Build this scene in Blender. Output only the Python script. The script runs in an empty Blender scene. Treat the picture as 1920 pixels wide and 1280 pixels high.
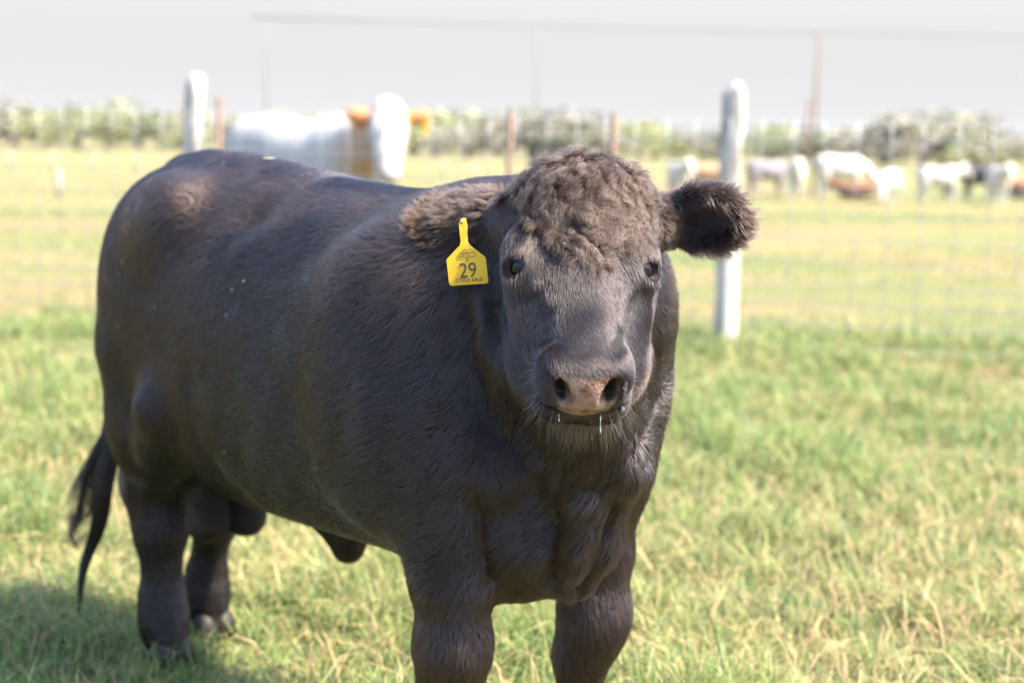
import bpy, bmesh, math, random
import numpy as np
from mathutils import Vector, Matrix, Euler

random.seed(7)
rng = np.random.default_rng(7)
S = bpy.context.scene
C = S.collection
R = math.radians

# ------------------------------------------------------------------ camera
CAM_H = 1.35
FPX = 2900.0                      # focal length in photo pixels (1920 wide)
PITCH = math.atan(375 / FPX)
ROLL = R(1.3)
cam_d = bpy.data.cameras.new('camera')
cam_d.lens = FPX / 1920 * 36
cam_d.sensor_width = 36
cam_d.clip_start = 0.05
cam_d.clip_end = 5000
cam_d.dof.use_dof = True
cam_d.dof.focus_distance = 2.52
cam_d.dof.aperture_fstop = 2.6
cam = bpy.data.objects.new('camera', cam_d)
C.objects.link(cam)
CAMM = (Matrix.Translation((0, 0, CAM_H)) @ Matrix.Rotation(math.pi / 2 - PITCH, 4, 'X')
        @ Matrix.Rotation(ROLL, 4, 'Z'))
cam.matrix_world = CAMM
S.camera = cam
_R3 = np.array(CAMM.to_3x3())


def W(px, py, d):
    """world point on the sight line of photo pixel (px, py), d metres ahead"""
    v = _R3 @ np.array([(px - 960) / FPX, -(py - 640) / FPX, -1.0])
    return np.array([0, 0, CAM_H]) + v * (d / v[1])


def G(px, py):
    """ground point under a photo pixel"""
    v = _R3 @ np.array([(px - 960) / FPX, -(py - 640) / FPX, -1.0])
    return np.array([0, 0, CAM_H]) + v * (CAM_H / -v[2])


# ------------------------------------------------------------------ light
SUN_AZ, SUN_EL = R(74), R(53)     # azimuth: degrees to the right of straight behind the camera
sun_dir = Vector((math.sin(SUN_AZ) * math.cos(SUN_EL), -math.cos(SUN_AZ) * math.cos(SUN_EL), math.sin(SUN_EL)))
sun_d = bpy.data.lights.new('sun', 'SUN')
sun_d.energy = 3.0
sun_d.angle = R(0.6)
sun_d.color = (1.0, 0.89, 0.73)
sun = bpy.data.objects.new('sun', sun_d)
sun.rotation_euler = sun_dir.to_track_quat('Z', 'Y').to_euler()
C.objects.link(sun)

world = bpy.data.worlds.new('World')
S.world = world
world.use_nodes = True
nt = world.node_tree
nt.nodes.clear()
sky = nt.nodes.new('ShaderNodeTexSky')
sky.sky_type = 'NISHITA'
sky.sun_disc = False
sky.sun_elevation = SUN_EL
sky.sun_rotation = math.atan2(sun_dir.x, sun_dir.y)
sky.air_density = 1.0
sky.dust_density = 1.6
SKY_S = 0.115
SKY_CAP = 0.80 / 2 ** 2.85              # bright hazy sky: levels off at an even pale grey
mul = nt.nodes.new('ShaderNodeVectorMath'); mul.operation = 'SCALE'; mul.inputs['Scale'].default_value = SKY_S
cap = nt.nodes.new('ShaderNodeMix'); cap.data_type = 'RGBA'
tcw = nt.nodes.new('ShaderNodeTexCoord'); sxyz = nt.nodes.new('ShaderNodeSeparateXYZ')
mrw = nt.nodes.new('ShaderNodeMapRange'); mrw.interpolation_type = 'SMOOTHSTEP'
mrw.inputs['From Min'].default_value = 0.05; mrw.inputs['From Max'].default_value = 0.50
nt.links.new(tcw.outputs['Generated'], sxyz.inputs[0]); nt.links.new(sxyz.outputs['Z'], mrw.inputs['Value'])
nt.links.new(mrw.outputs[0], cap.inputs[0])
cap.inputs[6].default_value = (SKY_CAP, SKY_CAP, SKY_CAP * 1.01, 1)     # pale haze low down, blue above
bg = nt.nodes.new('ShaderNodeBackground')
bg.inputs['Strength'].default_value = 1.0
wo = nt.nodes.new('ShaderNodeOutputWorld')
nt.links.new(sky.outputs[0], mul.inputs[0])
nt.links.new(mul.outputs[0], cap.inputs[7])
nt.links.new(cap.outputs[2], bg.inputs[0])
nt.links.new(bg.outputs[0], wo.inputs[0])

S.view_settings.view_transform = 'Standard'
S.view_settings.look = 'None'
S.view_settings.exposure = 2.85
S.view_settings.gamma = 1.0
S.view_settings.use_curve_mapping = False
S.render.engine = 'CYCLES'
S.cycles.use_denoising = True
S.cycles.max_bounces = 8
S.cycles.transparent_max_bounces = 8
S.cycles_curves.shape = 'RIBBONS'
S.cycles_curves.subdivisions = 2


# ------------------------------------------------------------------ helpers
def mat(name, col=(0.5, 0.5, 0.5), rough=0.6, spec=0.3, metal=0.0):
    m = bpy.data.materials.new(name)
    m.use_nodes = True
    b = m.node_tree.nodes['Principled BSDF']
    b.inputs['Base Color'].default_value = (*col, 1)
    b.inputs['Roughness'].default_value = rough
    b.inputs['Specular IOR Level'].default_value = spec
    b.inputs['Metallic'].default_value = metal
    return m


def nodes(m):
    return m.node_tree.nodes, m.node_tree.links, m.node_tree.nodes['Principled BSDF']


def noise_node(m, scale, detail=4, vec=None, rough=0.55):
    n, l, b = nodes(m)
    t = n.new('ShaderNodeTexNoise')
    t.inputs['Scale'].default_value = scale
    t.inputs['Detail'].default_value = detail
    t.inputs['Roughness'].default_value = rough
    if vec is None:
        tc = n.new('ShaderNodeTexCoord')
        l.new(tc.outputs['Object'], t.inputs['Vector'])
    else:
        l.new(vec, t.inputs['Vector'])
    return t


def ramp(m, src, stops):
    n, l, b = nodes(m)
    r = n.new('ShaderNodeValToRGB')
    while len(r.color_ramp.elements) < len(stops):
        r.color_ramp.elements.new(0.5)
    for e, (p, c) in zip(r.color_ramp.elements, stops):
        e.position = p
        e.color = (*c, 1)
    l.new(src, r.inputs[0])
    return r


def link(name, data, parent=None):
    o = bpy.data.objects.new(name, data)
    C.objects.link(o)
    if parent is not None:
        o.parent = parent
    return o


def tag(o, label=None, cat=None, group=None, kind=None):
    if label: o['label'] = label
    if cat: o['category'] = cat
    if group: o['group'] = group
    if kind: o['kind'] = kind
    return o


def mesh_np(name, v, f, smooth=True, m=None):
    """mesh from arrays; f is (n, k) with one k"""
    me = bpy.data.meshes.new(name)
    v = np.ascontiguousarray(v, dtype=np.float32)
    f = np.ascontiguousarray(f, dtype=np.int32)
    n, k = f.shape
    me.vertices.add(len(v)); me.vertices.foreach_set('co', v.ravel())
    me.loops.add(n * k); me.loops.foreach_set('vertex_index', f.ravel())
    me.polygons.add(n)
    me.polygons.foreach_set('loop_start', np.arange(0, n * k, k, dtype=np.int32))
    me.polygons.foreach_set('loop_total', np.full(n, k, dtype=np.int32))
    if smooth:
        me.polygons.foreach_set('use_smooth', np.ones(n, dtype=bool))
    me.update(calc_edges=True)
    if m: me.materials.append(m)
    return me


def point_color(me, name, cols):
    a = me.attributes.new(name, 'FLOAT_COLOR', 'POINT')
    c = np.ones((len(cols), 4), np.float32); c[:, :3] = cols
    a.data.foreach_set('color', c.ravel())


def tube_arrays(pts, rad, seg=8, cap=True):
    """tapered tube round a polyline -> verts, quads (caps as collapsed quads)"""
    pts = np.asarray(pts, float); n = len(pts)
    rad = np.broadcast_to(np.asarray(rad, float), (n,)) if np.ndim(rad) < 2 else np.asarray(rad)
    t = np.gradient(pts, axis=0); t /= np.linalg.norm(t, axis=1)[:, None] + 1e-12
    up = np.array([0, 0, 1.0]) if abs(t[0, 2]) < 0.9 else np.array([1.0, 0, 0])
    s = np.cross(t, up); s /= np.linalg.norm(s, axis=1)[:, None] + 1e-12
    u = np.cross(s, t)
    a = np.linspace(0, 2 * np.pi, seg, endpoint=False)
    v = pts[:, None] + rad[:, None, None] * (np.cos(a)[None, :, None] * s[:, None] + np.sin(a)[None, :, None] * u[:, None])
    v = v.reshape(-1, 3)
    f = []
    for i in range(n - 1):
        for j in range(seg):
            k = (j + 1) % seg
            f.append((i * seg + j, i * seg + k, (i + 1) * seg + k, (i + 1) * seg + j))
    if cap:
        for i in (0, n - 1):
            b = i * seg
            for j in range(1, seg - 1, 2):
                q = (b, b + j, b + j + 1, b + (j + 2) % seg)
                f.append(q if i else q[::-1])
    return v, np.array(f)


def tube(name, pts, rad, m, parent=None, seg=8):
    v, f = tube_arrays(pts, rad, seg)
    return link(name, mesh_np(name, v, f, True, m), parent)


# ------------------------------------------------------------------ implicit sculpting
class Field:
    def __init__(s, lo, hi, h):
        s.lo = np.array(lo, float); s.h = h
        s.n = np.ceil((np.array(hi) - s.lo) / h).astype(int) + 1
        s.ax = [(s.lo[i] + h * np.arange(s.n[i])).astype(np.float32) for i in range(3)]
        s.v = np.full(s.n, 0.5, np.float32)

    def sl(s, lo, hi):
        a = np.clip(np.floor((np.array(lo) - s.lo) / s.h).astype(int), 0, s.n - 1)
        b = np.clip(np.ceil((np.array(hi) - s.lo) / s.h).astype(int) + 1, 1, s.n)
        if np.any(b <= a): return None, None
        g = np.meshgrid(*[s.ax[i][a[i]:b[i]] for i in range(3)], indexing='ij', sparse=True)
        return tuple(slice(a[i], b[i]) for i in range(3)), g

    def comb(s, sl, d, k, sub):
        f = s.v[sl]
        if sub:
            h = np.maximum(k - np.abs(f + d), 0) / k
            s.v[sl] = np.maximum(f, -d) + h * h * k * 0.25
        else:
            h = np.maximum(k - np.abs(f - d), 0) / k
            s.v[sl] = np.minimum(f, d) - h * h * k * 0.25

    def cone(s, a, b, r1, r2, k=0.03, sub=False):
        a = np.array(a, float); b = np.array(b, float)
        m = max(r1, r2) + k * 1.3 + 0.02
        sl, g = s.sl(np.minimum(a, b) - m, np.maximum(a, b) + m)
        if sl is None: return
        ba = b - a; L = float(ba @ ba) + 1e-9
        h = np.clip(((g[0] - a[0]) * ba[0] + (g[1] - a[1]) * ba[1] + (g[2] - a[2]) * ba[2]) / L, 0, 1)
        d = np.sqrt((g[0] - a[0] - h * ba[0]) ** 2 + (g[1] - a[1] - h * ba[1]) ** 2 + (g[2] - a[2] - h * ba[2]) ** 2)
        d -= r1 + (r2 - r1) * h
        s.comb(sl, d, k, sub)

    def chain(s, pts, rad, k=0.03, sub=False):
        for i in range(len(pts) - 1):
            s.cone(pts[i], pts[i + 1], rad[i], rad[i + 1], k, sub)

    def ell(s, c, r, ax=None, k=0.03, sub=False):
        """ellipsoid, radii r along the rows of ax"""
        c = np.array(c, float); r = np.array(r, float)
        ax = np.eye(3) if ax is None else np.array(ax, float)
        ext = np.sqrt(((ax * r[:, None]) ** 2).sum(0)) + k * 1.3 + 0.02
        sl, g = s.sl(c - ext, c + ext)
        if sl is None: return
        q0 = 0; q1 = 0
        for i in range(3):
            u = (g[0] - c[0]) * ax[i, 0] + (g[1] - c[1]) * ax[i, 1] + (g[2] - c[2]) * ax[i, 2]
            q0 = q0 + (u / r[i]) ** 2
            q1 = q1 + (u / r[i] ** 2) ** 2
        k0 = np.sqrt(q0); k1 = np.sqrt(q1) + 1e-6
        d = np.where(k0 < 1e-3, -r.min(), k0 * (k0 - 1) / k1)
        s.comb(sl, d.astype(np.float32), k, sub)

    def loft(s, xs, top, bot, hw, yc=None, k=0.03, n=2.3, ntop=None):
        """barrel along x: height span and half width given at stations"""
        xs = np.array(xs, float)
        sl, g = s.sl((xs[0] - 0.05, -0.5, min(bot) - 0.1), (xs[-1] + 0.05, 0.5, max(top) + 0.1))
        X = g[0].ravel()

        def sp(v):
            v = np.array(v, float)
            m = np.gradient(v, xs)
            i = np.clip(np.searchsorted(xs, X) - 1, 0, len(xs) - 2)
            h = xs[i + 1] - xs[i]; t = np.clip((X - xs[i]) / h, 0, 1)
            r = ((2 * t ** 3 - 3 * t ** 2 + 1) * v[i] + (t ** 3 - 2 * t ** 2 + t) * h * m[i]
                 + (-2 * t ** 3 + 3 * t ** 2) * v[i + 1] + (t ** 3 - t ** 2) * h * m[i + 1])
            return r.astype(np.float32)[:, None, None]
        T, B, H = sp(top), sp(bot), np.maximum(sp(hw), 0.01)
        Y = sp(yc if yc is not None else [0] * len(xs))
        zc = (T + B) / 2; hz = np.maximum((T - B) / 2, 0.01)
        if ntop is not None:
            n = np.where(g[2] > zc, ntop, n).astype(np.float32)
        q = (np.abs((g[1] - Y) / H) ** n + np.abs((g[2] - zc) / hz) ** n) ** (1 / n)
        d = (q - 1) * np.minimum(H, hz)
        ex = np.maximum(xs[0] - g[0], g[0] - xs[-1])
        d = np.maximum(d, ex)
        s.comb(sl, d.astype(np.float32), k, False)

    def mesh(s):
        v = s.v; ins = v < 0
        n = v.shape
        cnt = np.zeros(tuple(x - 1 for x in n), np.uint8)
        for dx in (0, 1):
            for dy in (0, 1):
                for dz in (0, 1):
                    cnt += ins[dx:n[0] - 1 + dx, dy:n[1] - 1 + dy, dz:n[2] - 1 + dz]
        act = (cnt > 0) & (cnt < 8)
        idx = np.argwhere(act)
        lut = np.full(act.shape, -1, np.int32); lut[act] = np.arange(len(idx))
        acc = np.zeros((len(idx), 3)); c = np.zeros(len(idx))
        cor = np.array([(i >> 2 & 1, i >> 1 & 1, i & 1) for i in range(8)])
        val = [v[idx[:, 0] + o[0], idx[:, 1] + o[1], idx[:, 2] + o[2]] for o in cor]
        for a in range(8):
            for b in range(a + 1, 8):
                if np.abs(cor[a] - cor[b]).sum() != 1: continue
                m = (val[a] < 0) != (val[b] < 0)
                t = val[a][m] / (val[a][m] - val[b][m])
                acc[m] += cor[a] + t[:, None] * (cor[b] - cor[a]); c[m] += 1
        P = s.lo + s.h * (idx + acc / c[:, None])
        F = []
        for axn in range(3):
            u, w = (axn + 1) % 3, (axn + 2) % 3
            A = [slice(None)] * 3; B = [slice(None)] * 3
            A[axn] = slice(0, -1); B[axn] = slice(1, None)
            sa, sb = ins[tuple(A)], ins[tuple(B)]
            e = np.argwhere(sa != sb)
            e = e[(e[:, u] > 0) & (e[:, w] > 0) & (e[:, u] < n[u] - 1) & (e[:, w] < n[w] - 1)]
            fl = sa[e[:, 0], e[:, 1], e[:, 2]]

            def cell(du, dw):
                q = e.copy(); q[:, u] -= du; q[:, w] -= dw
                return lut[q[:, 0], q[:, 1], q[:, 2]]
            q = np.stack([cell(1, 1), cell(0, 1), cell(0, 0), cell(1, 0)], 1)
            q[~fl] = q[~fl][:, ::-1]
            F.append(q)
        F = np.concatenate(F)
        F = F[(F >= 0).all(1)]
        return P, F


def vert_normals(P, F):
    n = np.cross(P[F[:, 2]] - P[F[:, 0]], P[F[:, 3]] - P[F[:, 1]])
    N = np.zeros_like(P)
    for k in range(4): 
        for a in range(3):
            N[:, a] += np.bincount(F[:, k], n[:, a], len(P))
    return N / (np.linalg.norm(N, axis=1)[:, None] + 1e-12)


def vsmooth(P, F, it=2, lam=0.5):
    for _ in range(it):
        A = np.zeros_like(P); c = np.zeros(len(P))
        for k in range(4):
            for o in (1, 3):
                j = F[:, (k + o) % 4]
                for a in range(3):
                    A[:, a] += np.bincount(F[:, k], P[j, a], len(P))
                c += np.bincount(F[:, k], minlength=len(P))
        P = P + lam * (A / c[:, None] - P)
    return P


VOX = 0.005
HAIR_K = 1.0
GRASS_K = 1.0
HAZE = 0.00015


# ------------------------------------------------------------------ the bull: frames
A_B = R(38.5)
O_B = np.array([-0.41, 3.43, 0.0])
UX = np.array([math.sin(A_B), -math.cos(A_B), 0.0])     # forward
UY = np.array([math.cos(A_B), math.sin(A_B), 0.0])      # the bull's left
MB3 = np.stack([UX, UY, np.array([0, 0, 1.0])])         # world -> local rows


def toL(p):
    return (np.asarray(p, float) - O_B) @ MB3.T


def dirL(p):
    return np.asarray(p, float) @ MB3.T


def toW(p):
    return np.asarray(p, float) @ MB3 + O_B


# head frame (world): X = bull's left, T = down the face, N = out of the face
HC = np.array([0.109, 2.667, 1.3155])
HX = np.array([1.0, 0.03, 0.0]); HX /= np.linalg.norm(HX)
HT = np.array([-0.135, -0.75, -0.66]); HT -= HX * (HT @ HX); HT /= np.linalg.norm(HT)
HN = -np.cross(HX, HT)
if HN[1] > 0: HN = -HN
HAX = np.stack([HX, HT, HN])
HAXL = HAX @ MB3.T                                       # rows in local coordinates


def hp(x, t, n):
    return toL(HC + x * HX + t * HT + n * HN)


def headcoords(P):
    return (toW(P) - HC) @ HAX.T


def build_bull_mesh(h):
    f = Field((-1.0, -0.46, 0.0), (1.26, 0.46, 1.44), h)
    # trunk
    f.loft([-0.84, -0.78, -0.70, -0.58, -0.42, -0.2, 0.05, 0.3, 0.5, 0.65, 0.78, 0.88],
           [1.05, 1.17, 1.260, 1.298, 1.305, 1.288, 1.262, 1.246, 1.247, 1.235, 1.16, 1.00],
           [0.86, 0.76, 0.69, 0.63, 0.555, 0.505, 0.505, 0.515, 0.52, 0.505, 0.55, 0.70],
           [0.05, 0.13, 0.185, 0.235, 0.278, 0.302, 0.308, 0.302, 0.288, 0.275, 0.22, 0.06], n=2.6, ntop=1.85)
    # rump and thighs
    for s in (-1, 1):
        f.ell((-0.53, 0.13 * s, 0.94), (0.25, 0.145, 0.30), k=0.08)
        f.ell((-0.625, 0.105 * s, 0.88), (0.115, 0.105, 0.26), k=0.06)
        f.ell((-0.36, 0.20 * s, 1.14), (0.12, 0.08, 0.10), k=0.1)          # hip
        f.ell((0.54, 0.200 * s, 0.93), (0.19, 0.10, 0.24), k=0.13)          # shoulder blade
        f.ell((0.70, 0.185 * s, 0.78), (0.13, 0.11, 0.17), k=0.07)          # point of shoulder
        f.ell((0.56, 0.225 * s, 0.82), (0.12, 0.09, 0.16), k=0.08)          # upper arm
    # right hind leg (near side), left hind leg (far side, set back)
    f.chain([(-0.58, -0.15, 0.82), (-0.56, -0.15, 0.64), (-0.63, -0.125, 0.47), (-0.615, -0.115, 0.36), (-0.61, -0.115, 0.17),
             (-0.60, -0.115, 0.11), (-0.585, -0.115, 0.05)], [0.13, 0.105, 0.074, 0.060, 0.047, 0.050, 0.045], k=0.05)
    f.cone((-0.665, -0.125, 0.50), (-0.685, -0.125, 0.60), 0.040, 0.028, k=0.05)
    f.ell((-0.53, -0.165, 0.66), (0.11, 0.09, 0.17), k=0.06)
    f.chain([(-0.56, 0.15, 0.82), (-0.55, 0.14, 0.62), (-0.69, 0.095, 0.46), (-0.71, 0.088, 0.34), (-0.755, 0.085, 0.17),
             (-0.755, 0.085, 0.11), (-0.74, 0.085, 0.05)], [0.15, 0.10, 0.068, 0.054, 0.044, 0.050, 0.045], k=0.05)
    f.cone((-0.725, 0.115, 0.50), (-0.73, 0.12, 0.60), 0.038, 0.028, k=0.05)
    # flank folds
    for s in (-1, 1):
        f.chain([(-0.30, 0.25 * s, 0.72), (-0.40, 0.20 * s, 0.62), (-0.47, 0.15 * s, 0.56)], [0.07, 0.05, 0.04], k=0.07)
    # front legs
    for s, dx in ((-1, 0.0), (1, 0.0)):
        f.chain([(0.63, 0.195 * s, 0.84), (0.695, 0.178 * s, 0.70), (0.715, 0.176 * s, 0.55), (0.715, 0.174 * s, 0.43),
                 (0.695, 0.165 * s, 0.34), (0.69, 0.165 * s, 0.17), (0.70, 0.165 * s, 0.11), (0.715, 0.165 * s, 0.05)],
                [0.118, 0.082, 0.062, 0.051, 0.043, 0.044, 0.052, 0.047], k=0.05)
        f.ell((0.730, 0.173 * s, 0.425), (0.046, 0.050, 0.075), k=0.06)     # knee
    # brisket and dewlap
    f.ell((0.70, 0.0, 0.68), (0.19, 0.17, 0.18), k=0.07)
    f.chain([(0.93, -0.02, 0.86), (0.90, 0.0, 0.76), (0.86, 0.015, 0.66), (0.835, 0.02, 0.56)], [0.055, 0.05, 0.05, 0.038], k=0.06)
    # neck
    f.ell((0.62, 0.0, 1.03), (0.26, 0.22, 0.23), k=0.08)
    f.ell((0.78, 0.01, 1.06), (0.2, 0.195, 0.21), k=0.08)
    f.ell((0.80, 0.06, 0.90), (0.14, 0.17, 0.19), k=0.08)
    f.ell(hp(0, 0.087, -0.277), (0.16, 0.15, 0.15), HAXL, k=0.07)
    f.chain([hp(0.02, 0.292, -0.288), (0.90, 0.0, 0.80)], [0.07, 0.085], k=0.07)
    # head
    f.ell(hp(0, 0.135, -0.105), (0.130, 0.140, 0.108), HAXL, k=0.03)
    f.ell(hp(0.009, 0.056, -0.068), (0.122, 0.090, 0.102), HAXL, k=0.04)
    f.chain([hp(0, 0.14, -0.080), hp(0, 0.26, -0.088), hp(0, 0.33, -0.092), hp(0, 0.385, -0.096)], [0.085, 0.067, 0.060, 0.058], k=0.04)
    f.ell(hp(0, 0.392, -0.095), (0.067, 0.066, 0.062), HAXL, k=0.03)
    for s in (-1, 1):
        f.ell(hp(0.047 * s, 0.398, -0.082), (0.030, 0.042, 0.044), HAXL, k=0.02)      # nostril wings
        f.ell(hp(0.059 * s, 0.215, -0.205), (0.052, 0.115, 0.090), HAXL, k=0.05)      # cheek
        f.chain([hp(0.07 * s, 0.26, -0.22), hp(0.04 * s, 0.385, -0.165)], [0.052, 0.040], k=0.05)
        f.ell(hp(0.090 * s, 0.162, -0.052), (0.033, 0.034, 0.030), HAXL, k=0.05)      # brow
        f.chain([hp(0.090 * s, 0.235, -0.095), hp(0.068 * s, 0.31, -0.140)], [0.020, 0.028], k=0.07)   # cheek ridge
    f.ell(hp(0, 0.382, -0.160), (0.050, 0.045, 0.036), HAXL, k=0.012)                 # lower lip and chin
    # mouth line
    f.chain([hp(-0.066, 0.410, -0.134), hp(-0.034, 0.452, -0.120), hp(0, 0.460, -0.114), hp(0.034, 0.452, -0.120), hp(0.066, 0.410, -0.134)],
            [0.003] * 5, k=0.008, sub=True)
    for s in (-1, 1):
        E = np.array(EYE(s))
        e = eye_dir(s)
        f.ell(hp(*E), (0.0310, 0.0310, 0.0310), k=0.03)
        a0 = e @ HAXL; a2 = np.array([0, 0.66, -0.75]) @ HAXL; a2 = a2 - a0 * (a2 @ a0); a2 /= np.linalg.norm(a2); a1 = np.cross(a0, a2)
        tilt = R(24) * s
        b1 = math.cos(tilt) * a1 + math.sin(tilt) * a2; b2 = -math.sin(tilt) * a1 + math.cos(tilt) * a2
        f.ell(hp(*(E + e * 0.027 + np.array([0, 0.0035, 0]))), (0.024, 0.0205, 0.0170), (a0, b1, b2), k=0.006, sub=True)
        # nostril, leaning outwards at the top
        inn = np.array([-0.22 * s, -0.88, -0.42]); inn /= np.linalg.norm(inn)
        v = np.array([-0.45 * s, 0.45, -0.8]); v -= inn * (v @ inn); v /= np.linalg.norm(v); u = np.cross(v, inn)
        f.ell(hp(0.036 * s, 0.443, -0.078), (0.0105, 0.021, 0.034), np.stack([u, v, inn]) @ HAXL, k=0.012, sub=True)
        f.ell(hp(0.045 * s, 0.434, -0.068), (0.006, 0.012, 0.02), np.stack([u, v, inn]) @ HAXL, k=0.010, sub=True)
    # ears
    f.chain([hp(0.11, 0.056, -0.09), toL(W(1285, 408, 2.74))], [0.040, 0.028], k=0.03)
    f.chain([hp(-0.11, 0.056, -0.09), toL(W(900, 405, 2.78))], [0.045, 0.034], k=0.03)
    for nm, (b, t, nrm, L, wd) in EARS.items():
        e1 = t - b; e1 /= np.linalg.norm(e1)
        n2 = nrm - e1 * (nrm @ e1); n2 /= np.linalg.norm(n2); e2 = np.cross(n2, e1)
        ax = np.stack([e1, e2, n2]) @ MB3.T
        c = (b + t) / 2
        f.ell(toL(c), (L, wd, 0.026), ax, k=0.025)
        f.ell(toL(c + n2 * 0.024 + e1 * 0.012), (L * 0.80, wd * 0.74, 0.032), ax, k=0.012, sub=True)
    # tail, sheath, scrotum
    f.chain([(-0.56, 0, 1.24), (-0.68, 0, 1.232), (-0.765, 0, 1.17), (-0.82, 0, 1.04), (-0.855, -0.03, 0.90), (-0.895, -0.09, 0.74), (-0.91, -0.115, 0.62)],
            [0.045, 0.042, 0.036, 0.030, 0.026, 0.022, 0.016], k=0.05)
    f.chain([(-0.06, 0, 0.52), (0.04, 0, 0.515), (0.085, 0, 0.49), (0.09, 0, 0.445)], [0.03, 0.042, 0.034, 0.031], k=0.05)
    for s in (-1, 1):
        f.chain([(-0.47, 0.040 * s, 0.60), (-0.48, 0.050 * s, 0.50), (-0.48, 0.052 * s, 0.395)], [0.045, 0.046, 0.054], k=0.010 if s > 0 else 0.03)
    return f.mesh()


def EYE(s):
    return (0.0945 * s, 0.2, -0.0535)


def eye_dir(s):
    e = np.array([0.74 * s, 0.22, 0.63]); return e / np.linalg.norm(e)


EARS = {   # base, tip (world), direction the opening faces, half length, half width
    'left': (W(1262, 408, 2.72), W(1378, 410, 2.66), np.array([0.42, -0.9, -0.1]), 0.074, 0.054),
    'right': (W(925, 408, 2.76), W(846, 402, 2.80), np.array([-0.25, 0.75, -0.65]), 0.056, 0.048),
}

P_B, F_B = build_bull_mesh(VOX)
P_B = vsmooth(P_B, F_B, 2, 0.4)
N_B = vert_normals(P_B, F_B)


# ------------------------------------------------------------------ folds, creases and muscle relief on the bull
_WB = toW(P_B)
_EYE = np.array([0, 0, CAM_H])
_V = (_WB - _EYE) @ _R3
_PX = 960 + FPX * _V[:, 0] / -_V[:, 2]; _PY = 640 - FPX * _V[:, 1] / -_V[:, 2]; _DEP = -_V[:, 2]


def hit(px, py, r=9):
    """surface point (local) of the bull on the sight line of a photo pixel"""
    m = np.where((np.abs(_PX - px) < r) & (np.abs(_PY - py) < r))[0]
    if len(m) == 0:
        return hit(px, py, r * 2)
    d = _DEP[m]; m = m[d < d.min() + 0.03]
    return P_B[m].mean(0)


def seg_dist(P, pts):
    best = np.full(len(P), 9.0)
    for a, b in zip(pts[:-1], pts[1:]):
        ba = b - a
        h = np.clip(((P - a) @ ba) / (ba @ ba + 1e-9), 0, 1)
        best = np.minimum(best, np.linalg.norm(P - a - h[:, None] * ba, axis=1))
    return best


def resamp(pts, n):
    pts = np.asarray(pts, float)
    t = np.linspace(0, len(pts) - 1, n)
    return np.stack([np.interp(t, np.arange(len(pts)), pts[:, i]) for i in range(pts.shape[1])], 1)


CREASES = [   # photo pixels, depth (m), width (m); negative depth = ridge
    ([(1250, 700), (1225, 780), (1180, 850), (1130, 920)], 0.009, 0.012),
    ([(1252, 760), (1228, 830), (1182, 892), (1140, 945)], 0.008, 0.011),
    ([(1246, 735), (1212, 812), (1165, 878)], -0.006, 0.012),
    ([(1195, 800), (1150, 860), (1110, 910)], 0.006, 0.012),
    ([(880, 560), (890, 660), (925, 770), (985, 850)], 0.008, 0.016),
    ([(925, 570), (935, 680), (965, 780), (1020, 860)], 0.010, 0.014),
    ([(905, 560), (915, 680), (948, 790)], -0.006, 0.014),
    ([(840, 560), (832, 680), (850, 800)], 0.005, 0.02),
    ([(735, 640), (742, 780), (748, 900), (752, 985)], 0.005, 0.05),
    ([(352, 690), (352, 780), (372, 850), (405, 885)], 0.005, 0.032),
    ([(395, 760), (400, 830), (440, 890)], -0.004, 0.05),
    ([(1050, 930), (1042, 1000), (1040, 1080)], 0.014, 0.016),
    ([(1160, 940), (1130, 1020), (1088, 1100)], 0.014, 0.016),
    ([(1090, 945), (1088, 1000), (1080, 1060)], -0.018, 0.024),
    ([(905, 955), (915, 1030), (918, 1080)], 0.012, 0.016),
    ([(690, 560), (650, 700), (640, 820)], 0.005, 0.05),
    ([(600, 480), (560, 620), (545, 760)], 0.005, 0.06),
    ([(820, 500), (760, 620), (720, 760)], -0.003, 0.07),
    ([(1190, 520), (1170, 560), (1160, 600)], -0.004, 0.012),
    ([(1180, 560), (1165, 600), (1150, 650)], 0.002, 0.012),
    ([(1010, 545), (1025, 600), (1022, 640)], 0.004, 0.014),
    ([(1000, 530), (1030, 560)], -0.004, 0.012),
]
BUMPS = [     # photo pixel, height, radius
    ((478, 405), -0.020, 0.055), ((452, 470), 0.008, 0.04), ((935, 900), 0.016, 0.045), ((880, 930), -0.008, 0.04),
    ((1185, 880), 0.012, 0.045), ((330, 380), 0.014, 0.08), ((620, 420), 0.010, 0.10), ((300, 620), -0.008, 0.10),
    ((850, 1020), 0.008, 0.05), ((1150, 1050), 0.006, 0.05), ((500, 800), 0.010, 0.10), ((1090, 560), -0.006, 0.04),
    ((1090, 640), -0.004, 0.03), ((970, 960), -0.014, 0.06), ((985, 1040), 0.010, 0.05),
]
_dsp = np.zeros(len(P_B))
for px, dep, wid in CREASES:
    pts = resamp(np.array([hit(*p) for p in resamp(px, max(6, 3 * len(px)))]), 14)
    pts[1:-1] = 0.25 * pts[:-2] + 0.5 * pts[1:-1] + 0.25 * pts[2:]
    d = seg_dist(P_B, pts)
    _dsp -= dep * np.exp(-(d / wid) ** 2)
for px, hgt, rad in BUMPS:
    d = np.linalg.norm(P_B - hit(*px), axis=1)
    _dsp += hgt * np.exp(-(d / rad) ** 2)
P_B = P_B + N_B * _dsp[:, None]
P_B = vsmooth(P_B, F_B, 1, 0.3)
N_B = vert_normals(P_B, F_B)
H_B = headcoords(P_B)                                    # X, T, N for every vertex

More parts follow.
